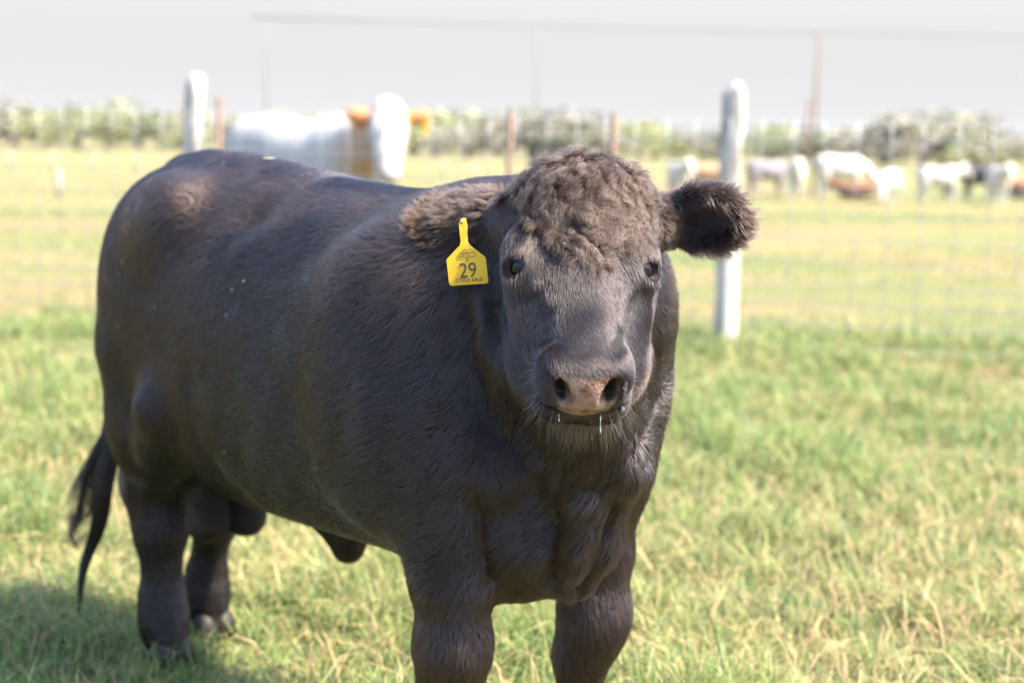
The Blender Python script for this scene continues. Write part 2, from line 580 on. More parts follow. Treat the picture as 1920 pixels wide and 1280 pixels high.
# bare nose pad
_np = (H_B[:, 1] - 0.4145) + 0.45 * (H_B[:, 2] + 0.10)
PADX = np.abs(H_B[:, 0])
pad_front = np.clip((H_B[:, 1] - 0.409 - 0.35 * np.abs(H_B[:, 2] + 0.085) - 0.006 * np.cos(PADX * 60) - 0.004 * np.sin(H_B[:, 0] * 400) * np.sin(H_B[:, 2] * 350)) / 0.016, 0, 1)
pad_w = np.clip((0.054 - 0.10 * np.clip(-0.075 - H_B[:, 2], 0, 1) - PADX) / 0.008, 0, 1)
pad_bot = np.clip((H_B[:, 2] + 0.128) / 0.008, 0, 1)
PAD = pad_front * pad_w * pad_bot
PAD[H_B[:, 1] < 0.38] = 0
for s in (-1, 1):      # inside of the nostrils stays dark
    PAD *= np.clip((np.linalg.norm((H_B - np.array([0.037 * s, 0.432, -0.082])) / np.array([0.013, 0.022, 0.022]), axis=1) - 0.8) / 0.3, 0, 1)
E_NEAR = np.minimum(np.linalg.norm(H_B - np.array(EYE(1)), axis=1), np.linalg.norm(H_B - np.array(EYE(-1)), axis=1))

# ------------------------------------------------------------------ the bull: skin, eyes, hooves
m_skin = mat('bull_skin', (0.020, 0.018, 0.018), 0.8, 0.1)
n, l, b = nodes(m_skin)
va = n.new('ShaderNodeAttribute'); va.attribute_name = 'skin'
nz = noise_node(m_skin, 140, 5)
nz2 = noise_node(m_skin, 35, 4)
r1 = ramp(m_skin, nz2.outputs[0], [(0.30, (0.06, 0.036, 0.028)), (0.42, (0.18, 0.105, 0.078)), (0.54, (0.26, 0.175, 0.15)), (0.70, (0.17, 0.105, 0.065))])
mx = n.new('ShaderNodeMix'); mx.data_type = 'RGBA'
sep = n.new('ShaderNodeSeparateColor')
l.new(va.outputs['Color'], sep.inputs[0])
l.new(sep.outputs[0], mx.inputs[0])
mx.inputs[6].default_value = (0.020, 0.018, 0.018, 1)
l.new(r1.outputs[0], mx.inputs[7])
mxl = n.new('ShaderNodeMix'); mxl.data_type = 'RGBA'
l.new(sep.outputs[1], mxl.inputs[0]); l.new(mx.outputs[2], mxl.inputs[6]); mxl.inputs[7].default_value = (0.075, 0.042, 0.036, 1)
l.new(mxl.outputs[2], b.inputs['Base Color'])
mr = n.new('ShaderNodeMapRange'); mr.inputs[3].default_value = 0.85; mr.inputs[4].default_value = 0.20
l.new(sep.outputs[0], mr.inputs[0]); l.new(mr.outputs[0], b.inputs['Roughness'])
bp = n.new('ShaderNodeBump'); l.new(sep.outputs[0], bp.inputs['Strength']); bp.inputs['Distance'].default_value = 0.003
vo = n.new('ShaderNodeTexVoronoi'); vo.inputs['Scale'].default_value = 260
tc = n.new('ShaderNodeTexCoord'); l.new(tc.outputs['Object'], vo.inputs['Vector'])
mq = n.new('ShaderNodeMath'); mq.operation = 'MULTIPLY'; mq.inputs[1].default_value = 0.3; l.new(vo.outputs['Distance'], mq.inputs[0]); l.new(mq.outputs[0], bp.inputs['Height']); l.new(bp.outputs[0], b.inputs['Normal'])

bull_me = mesh_np('bull', P_B, F_B, True, m_skin)
LID = 0.6 * np.clip((0.0300 - E_NEAR) / 0.002, 0, 1)
point_color(bull_me, 'skin', np.stack([PAD, LID, PAD * 0], 1))
bull = link('bull', bull_me)
bull.location = Vector(O_B); bull.rotation_euler.z = A_B - math.pi / 2
tag(bull, 'large black bull with curly forehead and yellow ear tag facing the camera on grass', 'bull')

m_iris = mat('iris', (0.016, 0.008, 0.006), 0.09, 0.25)
m_pupil = mat('pupil', (0.004, 0.004, 0.008), 0.07, 0.35)
for s in (-1, 1):
    E = np.array(EYE(s)); e = eye_dir(s)
    me = bpy.data.meshes.new('eyeball')
    bm = bmesh.new()
    bmesh.ops.create_uvsphere(bm, u_segments=40, v_segments=24, radius=0.0242)
    for f in bm.faces:
        f.smooth = True
        z = f.calc_center_median().z / 0.0235
        f.material_index = 1 if z < 0.72 else 0
    bm.to_mesh(me); bm.free()
    me.materials.append(m_pupil); me.materials.append(m_iris)
    o = link('eyeball', me, bull)
    o.location = Vector(hp(*E))
    gaze = dirL(np.array([0.25 * s, -0.95, 0.0]) * 0.75 + 0.4 * (e @ HAX))
    o.rotation_euler = Vector(gaze).to_track_quat('Z', 'Y').to_euler()

m_hoof = mat('hoof', (0.014, 0.012, 0.011), 0.6)
for x, y in ((0.72, -0.165), (0.72, 0.165), (-0.58, -0.115), (-0.735, 0.085)):
    v = []; fs = []
    for sg in (-1, 1):
        a, q = tube_arrays([(0.005, 0.024 * sg, 0.075), (0.02, 0.026 * sg, 0.045), (0.03, 0.028 * sg, 0.0)], [0.024, 0.031, 0.036], 10)
        fs.append(q + sum(len(k) for k in v)); v.append(a)
    o = link('hoof', mesh_np('hoof', np.concatenate(v), np.concatenate(fs), True, m_hoof), bull)
    o.location = (x, y, 0.0)

# ------------------------------------------------------------------ the bull: hair
def hair_mat(name, col, rough=0.34, rad=0.5, rnd=0.1, coat=0.0):
    m = bpy.data.materials.new(name); m.use_nodes = True
    nt = m.node_tree; nt.nodes.clear()
    h = nt.nodes.new('ShaderNodeBsdfHairPrincipled')
    h.model = 'CHIANG'
    h.parametrization = 'COLOR'
    ci = nt.nodes.new('ShaderNodeHairInfo')
    rp = nt.nodes.new('ShaderNodeValToRGB')
    rp.color_ramp.elements[0].color = (*[c * (1 - rnd) for c in col], 1)
    rp.color_ramp.elements[1].color = (*[min(1, c * (1 + rnd * f)) for c, f in zip(col, (1.6, 1.3, 1.0))], 1)
    nt.links.new(ci.outputs['Random'], rp.inputs[0])
    nt.links.new(rp.outputs[0], h.inputs['Color'])
    h.inputs['Roughness'].default_value = rough
    h.inputs['Radial Roughness'].default_value = rad
    h.inputs['Coat'].default_value = coat
    o = nt.nodes.new('ShaderNodeOutputMaterial')
    nt.links.new(h.outputs[0], o.inputs[0])
    return m


def hair_obj(name, strands, radius, m, parent):
    """strands (n, k, 3) -> one curves object; radius (n,) at the root, tapering"""
    n_, k, _ = strands.shape
    hc = bpy.data.hair_curves.new(name)
    hc.add_curves([k] * n_)
    hc.position_data.foreach_set('vector', np.ascontiguousarray(strands, np.float32).ravel())
    a = hc.attributes.get('radius') or hc.attributes.new('radius', 'FLOAT', 'POINT')
    tp = np.linspace(1, 0.25, k)[None, :]
    a.data.foreach_set('value', (np.broadcast_to(np.asarray(radius, float), (n_,))[:, None] * tp).astype(np.float32).ravel())
    hc.materials.append(m)
    o = bpy.data.objects.new(name, hc)
    C.objects.link(o); o.parent = parent
    o['kind'] = 'stuff'
    return o


def nrmz(v):
    return v / (np.linalg.norm(v, axis=-1, keepdims=True) + 1e-9)


def cnoise(P, freq, seed, oct=2):
    """smooth pseudo noise, three channels, about -1..1"""
    r = np.random.default_rng(seed)
    out = np.zeros((len(P), 3))
    for o_ in range(oct):
        for k in range(5):
            w = r.normal(size=3); w *= freq * (2.1 ** o_) * r.uniform(0.7, 1.4) / np.linalg.norm(w)
            ph = r.uniform(0, 6.28, 3)
            s_ = P @ w
            out += np.sin(s_[:, None] + ph) * (0.45 / (1.6 ** o_))
    return out


def surf_sample(dens, n, seed):
    """random points on the bull's skin with per-vertex density weight"""
    r = np.random.default_rng(seed)
    q = P_B[F_B]
    area = 0.5 * np.linalg.norm(np.cross(q[:, 2] - q[:, 0], q[:, 3] - q[:, 1]), axis=1)
    w = area * dens[F_B].mean(1)
    c = np.cumsum(w); tot = c[-1]
    i = np.searchsorted(c, r.random(n) * tot)
    u, v = r.random(n), r.random(n)
    f = F_B[i]
    bw = np.stack([(1 - u) * (1 - v), u * (1 - v), u * v, (1 - u) * v], 1)
    return f, bw


def interp(A, f, bw):
    return np.einsum('nk,nk...->n...', bw, A[f])


# region fields per vertex
X_, T_, N_ = H_B.T
wnd = toW(P_B)
isear = np.zeros(len(P_B))
for nm, (b_, t_, nr_, L_, wd_) in EARS.items():
    d = seg_dist(wnd, np.stack([b_, t_]))
    isear = np.maximum(isear, np.clip((0.075 - d) / 0.02, 0, 1) * (np.abs(X_) > 0.125))
ishead = np.clip((0.21 - np.sqrt((X_ / 1.0) ** 2 + np.clip(T_ - 0.22, -9, 0) ** 2 * 0 + np.clip(-0.13 - N_, 0, 1) ** 2 * 4)) / 0.05, 0, 1) * (T_ > -0.05) * (N_ > -0.24)
facing = np.clip((np.einsum('ij,ij->i', dirL(_EYE - wnd), N_B) / np.linalg.norm(_EYE - wnd, axis=1) + 0.35) / 0.3, 0, 1)
vis = 0.12 + 0.88 * facing
muz = np.clip((T_ - 0.33) / 0.07, 0, 1) * (ishead > 0.5)
Z_ = P_B[:, 2]; XL = P_B[:, 0]
scr = np.exp(-(np.linalg.norm((P_B - np.array([-0.455, 0, 0.45])) / np.array([0.09, 0.1, 0.12]), axis=1)) ** 4)
leg = np.clip((0.62 - Z_) / 0.1, 0, 1) * (1 - scr)
eyek = np.clip((E_NEAR - 0.0325) / 0.004, 0, 1)
nostr = np.clip((np.minimum(np.linalg.norm(H_B - np.array([0.037, 0.437, -0.080]), axis=1), np.linalg.norm(H_B - np.array([-0.037, 0.437, -0.080]), axis=1)) - 0.016) / 0.006, 0, 1)
bare = np.clip(1 - PAD * 3, 0, 1) * eyek * nostr
curlm = np.clip((0.248 - T_) / 0.035, 0, 1) * np.clip((np.interp(T_, [0.0, 0.08, 0.13, 0.18, 0.235], [0.130, 0.120, 0.100, 0.070, 0.030]) - np.abs(X_)) / 0.022, 0, 1) * (N_ > -0.10) * (ishead > 0.5) * np.clip((E_NEAR - 0.058) / 0.01, 0, 1)

m_coat = hair_mat('black_coat_hair', (0.0056, 0.0037, 0.0050), 0.29, 0.5, 0.5)
m_curl = hair_mat('brown_black_curls', (0.0165, 0.0098, 0.0072), 0.36, 0.5, 0.5)
m_brown = hair_mat('brown_painted_sun_hair', (0.024, 0.0135, 0.0110), 0.34, 0.5, 0.5)  # brown hair; along the back its lighter colour stands in for sunlight
m_long = hair_mat('black_long_hair', (0.0018, 0.0013, 0.0013))

# short coat all over
dens = bare * vis * (1 + 3.5 * ishead + 4 * muz + 0.4 * leg) * (1 - 0.35 * curlm) * (Z_ > 0.07)
NCOAT = int(520000 * HAIR_K)
f_, bw_ = surf_sample(dens, NCOAT, 11)
rp = interp(P_B, f_, bw_); rn = nrmz(interp(N_B, f_, bw_))
g = lambda A: interp(A, f_, bw_)
hd, er, lg, mz, sc = g(ishead), g(isear), g(leg), g(muz), g(scr)
flow = np.array([-0.80, 0.0, -0.62]) * (1 - lg)[:, None] + np.array([-0.05, 0, -1.0]) * lg[:, None]
fd = HAXL[1] * 1.0 + 0.0 * HAXL[0]
flow = flow * (1 - hd)[:, None] + (fd[None] + HAXL[0][None] * (np.sign(g(X_)) * np.clip(np.abs(g(X_)) * 6, 0, 0.9))[:, None]) * hd[:, None]
side = np.sign(g(X_))[:, None] * HAXL[0][None]
flow = flow * (1 - er)[:, None] + (side * 1.2 + np.array([0, 0, -0.35])) * er[:, None]
flow = nrmz(flow)
flow = flow + 0.24 * cnoise(rp, 8, 1) + 0.15 * cnoise(rp, 60, 2, 2) + 0.12 * rng.normal(size=rp.shape)
flow = nrmz(flow - rn * np.einsum('ij,ij->i', flow, rn)[:, None])
L = 0.020 * (1 - lg) + 0.017 * lg
chest = np.clip((g(XL) - 0.55) / 0.2, 0, 1) * (1 - hd)
L = L * (1 + 0.45 * chest)
L = L * (1 - hd) + 0.015 * hd
L = L * (1 - mz) + 0.011 * mz
L = L * (1 - sc) + 0.004 * sc
L = L * (1 - er) + 0.024 * er
L = L * rng.uniform(0.65, 1.3, NCOAT)
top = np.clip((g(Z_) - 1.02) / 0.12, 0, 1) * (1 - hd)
lift = 0.12 + 0.12 * rng.random(NCOAT) + 0.30 * er + 0.12 * chest + 0.22 * top
k = 4
ts = np.linspace(0, 1, k)
st = (rp[:, None] - rn[:, None] * 0.0015 + flow[:, None] * (L[:, None] * ts)[..., None]
      + rn[:, None] * (L[:, None] * lift[:, None] * (1.5 * ts - 0.8 * ts ** 2)[None])[..., None])
brown = rng.random(NCOAT) < np.clip(0.95 * top * np.clip((g(XL) + 0.55) / 0.25, 0, 1) + 0.25 * chest * np.clip(g(facing), 0, 1) + 0.30 * lg + 0.62 * hd, 0, 0.9)  # brown strands crowd the upper back, painting the sunlit patch into the coat
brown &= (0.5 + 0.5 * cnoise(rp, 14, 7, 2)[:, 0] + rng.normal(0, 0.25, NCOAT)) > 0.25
rad_ = 0.00040 + 0.00022 * (1 - hd)
hair_obj('coat', st[~brown], rad_[~brown], m_coat, bull)
hair_obj('brown_painted_sun_coat', st[brown], rad_[brown], m_brown, bull)


def locks(name, roots, normals, dirs, length, wave, wlen, per, spread, rad, m, k=10, seed=5, lift=0.25, taper=0.55, droop=0.0, phase=None, frizz=0.0022):
    """curly locks: hairs wound round guide strands"""
    r = np.random.default_rng(seed)
    n_ = len(roots)
    t = np.linspace(0, 1, k)
    sd = nrmz(np.cross(normals, dirs))
    ph = r.uniform(0, 6.28, n_) if phase is None else phase; wl = wlen * (r.uniform(0.7, 1.35, n_) if phase is None else r.uniform(0.75, 1.4, n_)); am = wave * r.uniform(0.5, 1.4, n_)
    arc = length[:, None] * t[None]
    w1 = (np.sin(arc / wl[:, None] * 6.283 + ph[:, None]) - np.sin(ph)[:, None]) * am[:, None] * np.minimum(1, t * 3)[None]
    w2 = np.cos(arc / wl[:, None] * 6.283 + ph[:, None] * 1.7) * am[:, None] * 0.35 * np.minimum(1, t * 3)[None]
    lf = (length[:, None] * lift * np.sin(np.minimum(t * 1.25, 1) * np.pi * 0.5)[None] * (1 - 0.45 * t[None]))
    gd = roots[:, None] + dirs[:, None] * arc[..., None] + sd[:, None] * w1[..., None] + normals[:, None] * (lf + w2)[..., None]
    gd[..., 2] -= droop * (arc ** 2) / (length.mean() + 1e-6)
    # children
    gi = np.repeat(np.arange(n_), per)
    off = r.normal(size=(len(gi), 3)); off /= np.maximum(1, np.linalg.norm(off, axis=1))[:, None]
    shrink = (1 - taper * t)[None, :, None]
    fr = r.normal(size=(len(gi), 1, 3)) * frizz * (t ** 2)[None, :, None]
    st = gd[gi] + off[:, None] * spread * shrink + fr
    ln = r.uniform(0.75 if phase is None else 0.45, 1.0, len(gi))
    st = st[:, :1] + (st - st[:, :1]) * ln[:, None, None]
    return hair_obj(name, st, rad, m, bull)


# curls on the forehead and poll
NL = int(560 * min(1, HAIR_K * 1.5))
f_, bw_ = surf_sample(curlm ** 1.0, NL, 21)
rp = interp(P_B, f_, bw_); rn = nrmz(interp(N_B, f_, bw_)); hx = interp(H_B, f_, bw_)
part = np.sign(hx[:, 0] + 0.012 * np.sin(hx[:, 1] * 40))
d_ = HAXL[1][None] * (0.55 + 2.0 * hx[:, 1:2].clip(0, 0.3)) + HAXL[0][None] * (hx[:, 0:1] * 5.0 + 0.25 * part[:, None] * np.exp(-(hx[:, :1] / 0.03) ** 2))
d_ = d_ + 0.50 * cnoise(rp, 20, 31, 2) + 0.12 * rng.normal(size=rp.shape)
d_ = nrmz(d_ - rn * np.einsum('ij,ij->i', d_, rn)[:, None])
LL = 0.054 * rng.uniform(0.55, 1.4, NL) * np.interp(hx[:, 1], [0.0, 0.1, 0.235], [1.0, 1.0, 0.55])
locks('forehead_curls', rp, rn, d_, LL, 0.0088, 0.036, int(100 * min(1, HAIR_K * 1.5)), 0.0068, 0.00030, m_curl, k=22, seed=41, lift=0.085, taper=0.62, frizz=0.0042,
      phase=6.283 * hx[:, 1] / 0.031 + 2.6 * cnoise(rp, 26, 37, 1)[:, 0] + rng.normal(0, 1.1, NL))

# ears: long fringe
fr_r, fr_n, fr_d, fr_l = [], [], [], []
cav = np.zeros(len(P_B))
b_, t_, nr_, L_, wd_ = EARS['left']
e1_ = nrmz(t_ - b_); n2_ = nrmz(nr_ - e1_ * (nr_ @ e1_))
cav = (isear > 0.3) * (X_ > 0) * np.clip((N_B @ dirL(n2_) - 0.1) / 0.4, 0, 1) * np.clip((0.085 - np.linalg.norm(wnd - (b_ + t_) / 2 - e1_ * 0.012 - n2_ * 0.01, axis=1)) / 0.03, 0, 1)
f_, bw_ = surf_sample(isear * facing * (1 - 0.97 * cav), int(5200), 51)
rp = interp(P_B, f_, bw_); rn = nrmz(interp(N_B, f_, bw_)); sx = np.sign(interp(X_, f_, bw_))
wv = toW(rp)
tL, tR = EARS['left'][1], EARS['right'][1]
along = np.where(sx > 0, np.clip((wv[:, 0] - EARS['left'][0][0]) / (tL[0] - EARS['left'][0][0]), 0, 1.2),
                 np.clip((EARS['right'][0][0] - wv[:, 0]) / (EARS['right'][0][0] - tR[0]), 0, 1.2))
outw = sx[:, None] * HAXL[0][None]
d_ = outw * 0.55 + rn * 0.55 + np.array([0, 0, -0.30]) + 0.22 * cnoise(rp, 60, 61, 1) + 0.14 * rng.normal(size=rp.shape)
d_ = nrmz(d_)
LL = np.where(sx > 0, 0.025, 0.027) * (0.8 + 0.4 * np.clip(along, 0, 1)) * rng.uniform(0.6, 1.3, len(rp))
locks('ear_fringe', rp, rn, d_, LL, 0.0018, 0.05, int(9 * min(1, HAIR_K * 1.5)), 0.0034, 0.00034, m_curl, k=6, seed=62, lift=0.08, taper=0.75)

# beard under the lip, whiskers
chin = np.exp(-(np.linalg.norm((H_B - np.array([0, 0.405, -0.178])) / np.array([0.05, 0.035, 0.03]), axis=1)) ** 2) * (ishead > 0)
f_, bw_ = surf_sample(chin, 300, 71)
rp = interp(P_B, f_, bw_); rn = nrmz(interp(N_B, f_, bw_))
d_ = nrmz(np.array([0, 0, -1.0]) + 0.5 * rn + 0.30 * rng.normal(size=rp.shape))
LL = 0.034 * rng.uniform(0.3, 1.6, len(rp))
m_beard = hair_mat('brown_beard_hair', (0.012, 0.007, 0.005), 0.3, 0.4, 0.6)
locks('chin_beard', rp, rn, d_, LL, 0.002, 0.06, 2, 0.003, 0.00026, m_beard, k=6, seed=72, lift=0.1, taper=0.9)
wh = np.clip((T_ - 0.36) / 0.03, 0, 1) * (ishead > 0) * (N_ < -0.05) * (PAD < 0.1) * (np.abs(X_) > 0.035)
f_, bw_ = surf_sample(wh, 46, 81)
rp = interp(P_B, f_, bw_); rn = nrmz(interp(N_B, f_, bw_))
d_ = nrmz(rn + np.array([0, 0, -0.35]) + 0.25 * rng.normal(size=rp.shape))
m_wh = hair_mat('pale_whisker', (0.45, 0.38, 0.30), 0.3, 0.4, 0.3)
locks('whiskers', rp, rn, d_, 0.035 * rng.uniform(0.5, 1.4, 46), 0.001, 0.1, 1, 0.0005, 0.00016, m_wh, k=6, seed=82, lift=0.0)

# lashes
lr, ln_, ld = [], [], []
for s in (-1, 1):
    E = np.array(EYE(s)); e = eye_dir(s)
    sd = np.cross(e, np.array([0, 1.0, 0])); sd /= np.linalg.norm(sd); upv = np.cross(sd, e)
    if upv[1] > 0: upv = -upv
    for q in np.linspace(-1, 1, 46):
        p = E + e * 0.0215 + sd * 0.018 * q + upv * (0.0135 - 0.008 * q * q)
        lr.append(hp(*p)); ln_.append(upv @ HAXL); ld.append((e * 0.8 + sd * q * 0.5 - upv * 0.25 + rng.normal(0, 0.1, 3)) @ HAXL)
locks('eyelashes', np.array(lr), nrmz(np.array(ln_)), nrmz(np.array(ld)), 0.017 * rng.uniform(0.6, 1.2, len(lr)), 0.0003, 0.1, 2, 0.0008, 0.00030, m_long, k=5, seed=91, lift=0.15)

# tail switch
def tail_local(px, py, d):
    return toL(W(px, py, d))
g0 = np.array([(-0.900, -0.100, 0.72), tail_local(205, 850, 4.06), tail_local(190, 930, 4.05), tail_local(176, 1010, 4.05), tail_local(158, 1080, 4.05), tail_local(140, 1152, 4.04)])
g0 = resamp(g0, 16)
r_ = np.random.default_rng(5)
NS = 2600
t16 = np.linspace(0, 1, 16)
ang = r_.uniform(0, 6.28, NS); rr = np.sqrt(r_.random(NS))
wid = np.interp(t16, [0, 0.25, 0.5, 0.75, 1], [0.024, 0.042, 0.030, 0.017, 0.004])
off = np.stack([np.cos(ang) * rr, np.sin(ang) * rr * 0.7, np.zeros(NS)], 1)
st = g0[None] + off[:, None] * wid[None, :, None] + np.stack([np.sin(t16 * 15 + 1) * 0.011 * t16, np.cos(t16 * 12) * 0.010 * t16, t16 * 0], 1)[None]
cut = r_.uniform(0.55, 1.0, NS) ** 0.7
tt = t16[None] * cut[:, None] * 15
i0 = np.clip(tt.astype(int), 0, 14); fr = (tt - i0)[..., None]
ix = np.arange(NS)[:, None]
st = st[ix, i0] * (1 - fr) + st[ix, i0 + 1] * fr
# loose wisps at the left
NW = 260
wg = []
for px_ in ([(205, 800), (165, 880), (152, 940), (140, 985), (128, 965)], [(205, 810), (160, 900), (150, 960), (133, 1000), (140, 1020), (165, 1000)],
            [(200, 830), (172, 900), (168, 960), (150, 975), (125, 965)], [(208, 795), (175, 850), (150, 900), (138, 930), (136, 950)]):
    base = resamp(np.array([tail_local(a, b2, 4.05) for a, b2 in px_]), 16)
    for q in range(NW // 4):
        wg.append(base + (r_.normal(size=(1, 3)) * 0.004 + r_.normal(size=(1, 3)) * 0.012 * t16[:, None]))
st = np.concatenate([st, np.array(wg)])
hair_obj('tail_switch', st, 0.0006, m_long, bull)

# dry flecks caught in the coat, drool at the lip
m_fleck = mat('straw_fleck', (0.40, 0.33, 0.24), 0.8, 0.1)
fv, ff = [], []
spots = [(505, 297), (420, 305), (225, 612), (232, 490), (290, 575), (440, 545), (430, 592), (462, 530), (425, 845), (590, 912)]
r_f = np.random.default_rng(3)
for q, (px, py) in enumerate(spots):
    c = hit(px, py); nn = N_B[np.argmin(np.linalg.norm(P_B - c, axis=1))]
    a = nrmz(np.cross(nn, r_f.normal(size=3))); b2 = np.cross(nn, a)
    la, lb = r_f.uniform(0.002, 0.005), r_f.uniform(0.0007, 0.0014)
    if q == 0: la, lb = 0.014, 0.003
    c = c + nn * 0.009
    fv.append(np.array([c - a * la - b2 * lb, c + a * la - b2 * lb, c + a * la + b2 * lb, c - a * la + b2 * lb, c + nn * 0.001 + a * la * 0.2]))
    ff.append(np.array([(0, 1, 4), (1, 2, 4), (2, 3, 4), (3, 0, 4)]) + 5 * q)
fl = link('straw_flecks', mesh_np('straw_flecks', np.concatenate(fv), np.concatenate(ff), False, m_fleck), bull); fl['kind'] = 'stuff'
m_drool = mat('drool', (0.8, 0.85, 0.9), 0.05, 0.5)
m_drool.node_tree.nodes['Principled BSDF'].inputs['Transmission Weight'].default_value = 0.8
for x0, ln0 in ((0.026, 0.030), (-0.040, 0.012)):
    p0 = hp(x0, 0.452, -0.122)
    tube('drool', [p0, p0 + np.array([0, 0, -ln0 * 0.5]), p0 + np.array([0.001, 0, -ln0 * 0.85]), p0 + np.array([0.001, 0, -ln0])], [0.0010, 0.0005, 0.0012, 0.0004], m_drool, bull, 6)


# ------------------------------------------------------------------ ear tag
m_tag = mat('yellow_plastic', (0.52, 0.335, 0.018), 0.4, 0.4)
m_ink = mat('black_ink', (0.06, 0.055, 0.04), 0.6, 0.2)
m_ = np.where((np.abs(_PX - 873) < 40) & (_PY > 405) & (_PY < 545))[0]
TD = float(_WB[m_, 1].min()) - 0.022             # hangs clear of the neck
tag_o = W(872, 412, TD)
_e = W(972, 409, TD) - W(872, 412, TD); PXM = np.linalg.norm(_e) / 100.0
tx = nrmz(_e); tx = nrmz(tx + np.array([0, -0.10, 0])); tn = nrmz(np.array([-0.12, -1.0, 0.10])); tn = nrmz(tn - tx * (tn @ tx)); tz = -np.cross(tx, tn) if -np.cross(tx, tn)[2] > 0 else np.cross(tx, tn)
tagE = link('ear_tag', None)
tagE.matrix_world = Matrix(((tx[0], tz[0], tn[0], tag_o[0]), (tx[1], tz[1], tn[1], tag_o[1]), (tx[2], tz[2], tn[2], tag_o[2]), (0, 0, 0, 1)))
tag(tagE, 'yellow plastic ear tag numbered 29 hanging from the black bull ear', 'ear tag')


def tq(px, py):
    return ((px - 872) * PXM, -(py - 412) * PXM)


outline = [(860, 417), (864, 413.5), (870, 413), (875, 416), (876.5, 424), (875.5, 440), (877, 455), (881, 460.5), (908, 481.5), (910, 485), (913.5, 527), (912.5, 530.5),
           (909, 532.2), (844, 535), (840.5, 533.5), (839, 530), (835.5, 488), (836.5, 484.5), (861, 460), (863, 452), (861.5, 438)]
bm = bmesh.new()
vs = [bm.verts.new((*tq(*p), 0)) for p in outline[::-1]]
fc = bm.faces.new(vs)
ex = bmesh.ops.extrude_face_region(bm, geom=[fc])
for v in ex['geom']:
    if isinstance(v, bmesh.types.BMVert): v.co.z += 0.0016
bmesh.ops.recalc_face_normals(bm, faces=bm.faces)
# slight bow of the panel
for v in bm.verts: v.co.z += 0.9 * v.co.x ** 2 + 0.06 * min(0, v.co.y + 0.05)
me = bpy.data.meshes.new('tag_panel'); bmesh.ops.bevel(bm, geom=[e for e in bm.edges], offset=0.0003, segments=1, affect='EDGES'); bm.to_mesh(me); bm.free()
me.materials.append(m_tag)
link('tag_panel', me, tagE)


def letters(name, body, px, py, hpx, wscale, z):
    cu = bpy.data.curves.new(name, 'FONT'); cu.body = body; cu.align_x = 'CENTER'; cu.size = hpx * PXM / 0.70
    cu.extrude = 0.0002; cu.resolution_u = 4
    cu.materials.append(m_ink)
    o0 = bpy.data.objects.new('tmp', cu); me = bpy.data.meshes.new_from_object(o0); me.name = name; bpy.data.objects.remove(o0)
    o = link(name, me, tagE)
    x, y = tq(px, py)
    o.location = (x, y, z); o.scale = (wscale, 1, 1); o.rotation_euler = (0.06, 0, R(2.2))
    return o


def tag_z(py):
    y = tq(872, py)[1]
    return 0.0016 + 0.06 * min(0, y + 0.05)


letters('number', '29', 876, 520, 28, 0.86, tag_z(520) + 0.0010)
letters('lettering', 'CTICA SALE', 877.5, 527.8, 6.6, 1.02, tag_z(528) + 0.0019)
# printed emblem: a brimmed bar with strokes
ev = []; ef = []
for pts, w_ in (([(865, 469.5), (884, 468.5)], 0.8), ([(858, 475), (875, 473.5), (892, 473.5)], 0.8), ([(857, 479), (863, 481.8), (874, 482.6), (886, 481), (892, 478)], 0.8),
                ([(874, 482), (875.5, 490)], 1.0), ([(869, 467), (876, 470), (872, 474), (881, 480)], 0.8), ([(866, 470), (864, 476), (870, 480)], 0.7)):
    p3 = [(*tq(*p), tag_z(p[1]) + 0.0009) for p in pts]
    v_, f_q = tube_arrays(p3, w_ * PXM * 0.5, 4)
    ef.append(f_q + sum(len(a) for a in ev)); ev.append(v_)
link('emblem', mesh_np('emblem', np.concatenate(ev), np.concatenate(ef), False, m_ink), tagE)
v_, f_q = tube_arrays([(*tq(866, 411), -0.03), (*tq(866, 414), -0.006), (*tq(867, 417), 0.0025)], [0.004, 0.0045, 0.004], 8)
link('button_pin', mesh_np('button_pin', v_, f_q, True, m_tag), tagE)

# ------------------------------------------------------------------ ground
m_gr = mat('pasture', (0.1, 0.1, 0.04), 0.9, 0.1)
n, l, b = nodes(m_gr)
geo = n.new('ShaderNodeNewGeometry')
mpg = n.new('ShaderNodeMapping'); mpg.inputs['Scale'].default_value = (0.35, 1.0, 1.0); l.new(geo.outputs['Position'], mpg.inputs[0])
a1 = noise_node(m_gr, 0.30, 6, mpg.outputs[0])
a2 = noise_node(m_gr, 3.5, 7, geo.outputs['Position'], 0.65)
a3 = noise_node(m_gr, 40, 5, geo.outputs['Position'], 0.7)
c1 = ramp(m_gr, a1.outputs[0], [(0.36, (0.085, 0.125, 0.048)), (0.46, (0.16, 0.165, 0.075)), (0.54, (0.23, 0.18, 0.10)), (0.64, (0.25, 0.145, 0.10))])
c2 = ramp(m_gr, a2.outputs[0], [(0.30, (0.07, 0.115, 0.035)), (0.50, (0.155, 0.160, 0.058)), (0.72, (0.225, 0.175, 0.085))])
mx1 = n.new('ShaderNodeMix'); mx1.data_type = 'RGBA'; mx1.inputs[0].default_value = 0.38
l.new(c1.outputs[0], mx1.inputs[6]); l.new(c2.outputs[0], mx1.inputs[7])
mx2 = n.new('ShaderNodeMix'); mx2.data_type = 'RGBA'; mx2.blend_type = 'MULTIPLY'; mx2.inputs[0].default_value = 0.7
c3 = ramp(m_gr, a3.outputs[0], [(0.30, (0.55, 0.55, 0.5)), (0.65, (1.15, 1.12, 1.1))])
l.new(mx1.outputs[2], mx2.inputs[6]); l.new(c3.outputs[0], mx2.inputs[7])
l.new(mx2.outputs[2], b.inputs['Base Color'])
bp = n.new('ShaderNodeBump'); bp.inputs['Strength'].default_value = 0.8; bp.inputs['Distance'].default_value = 0.05
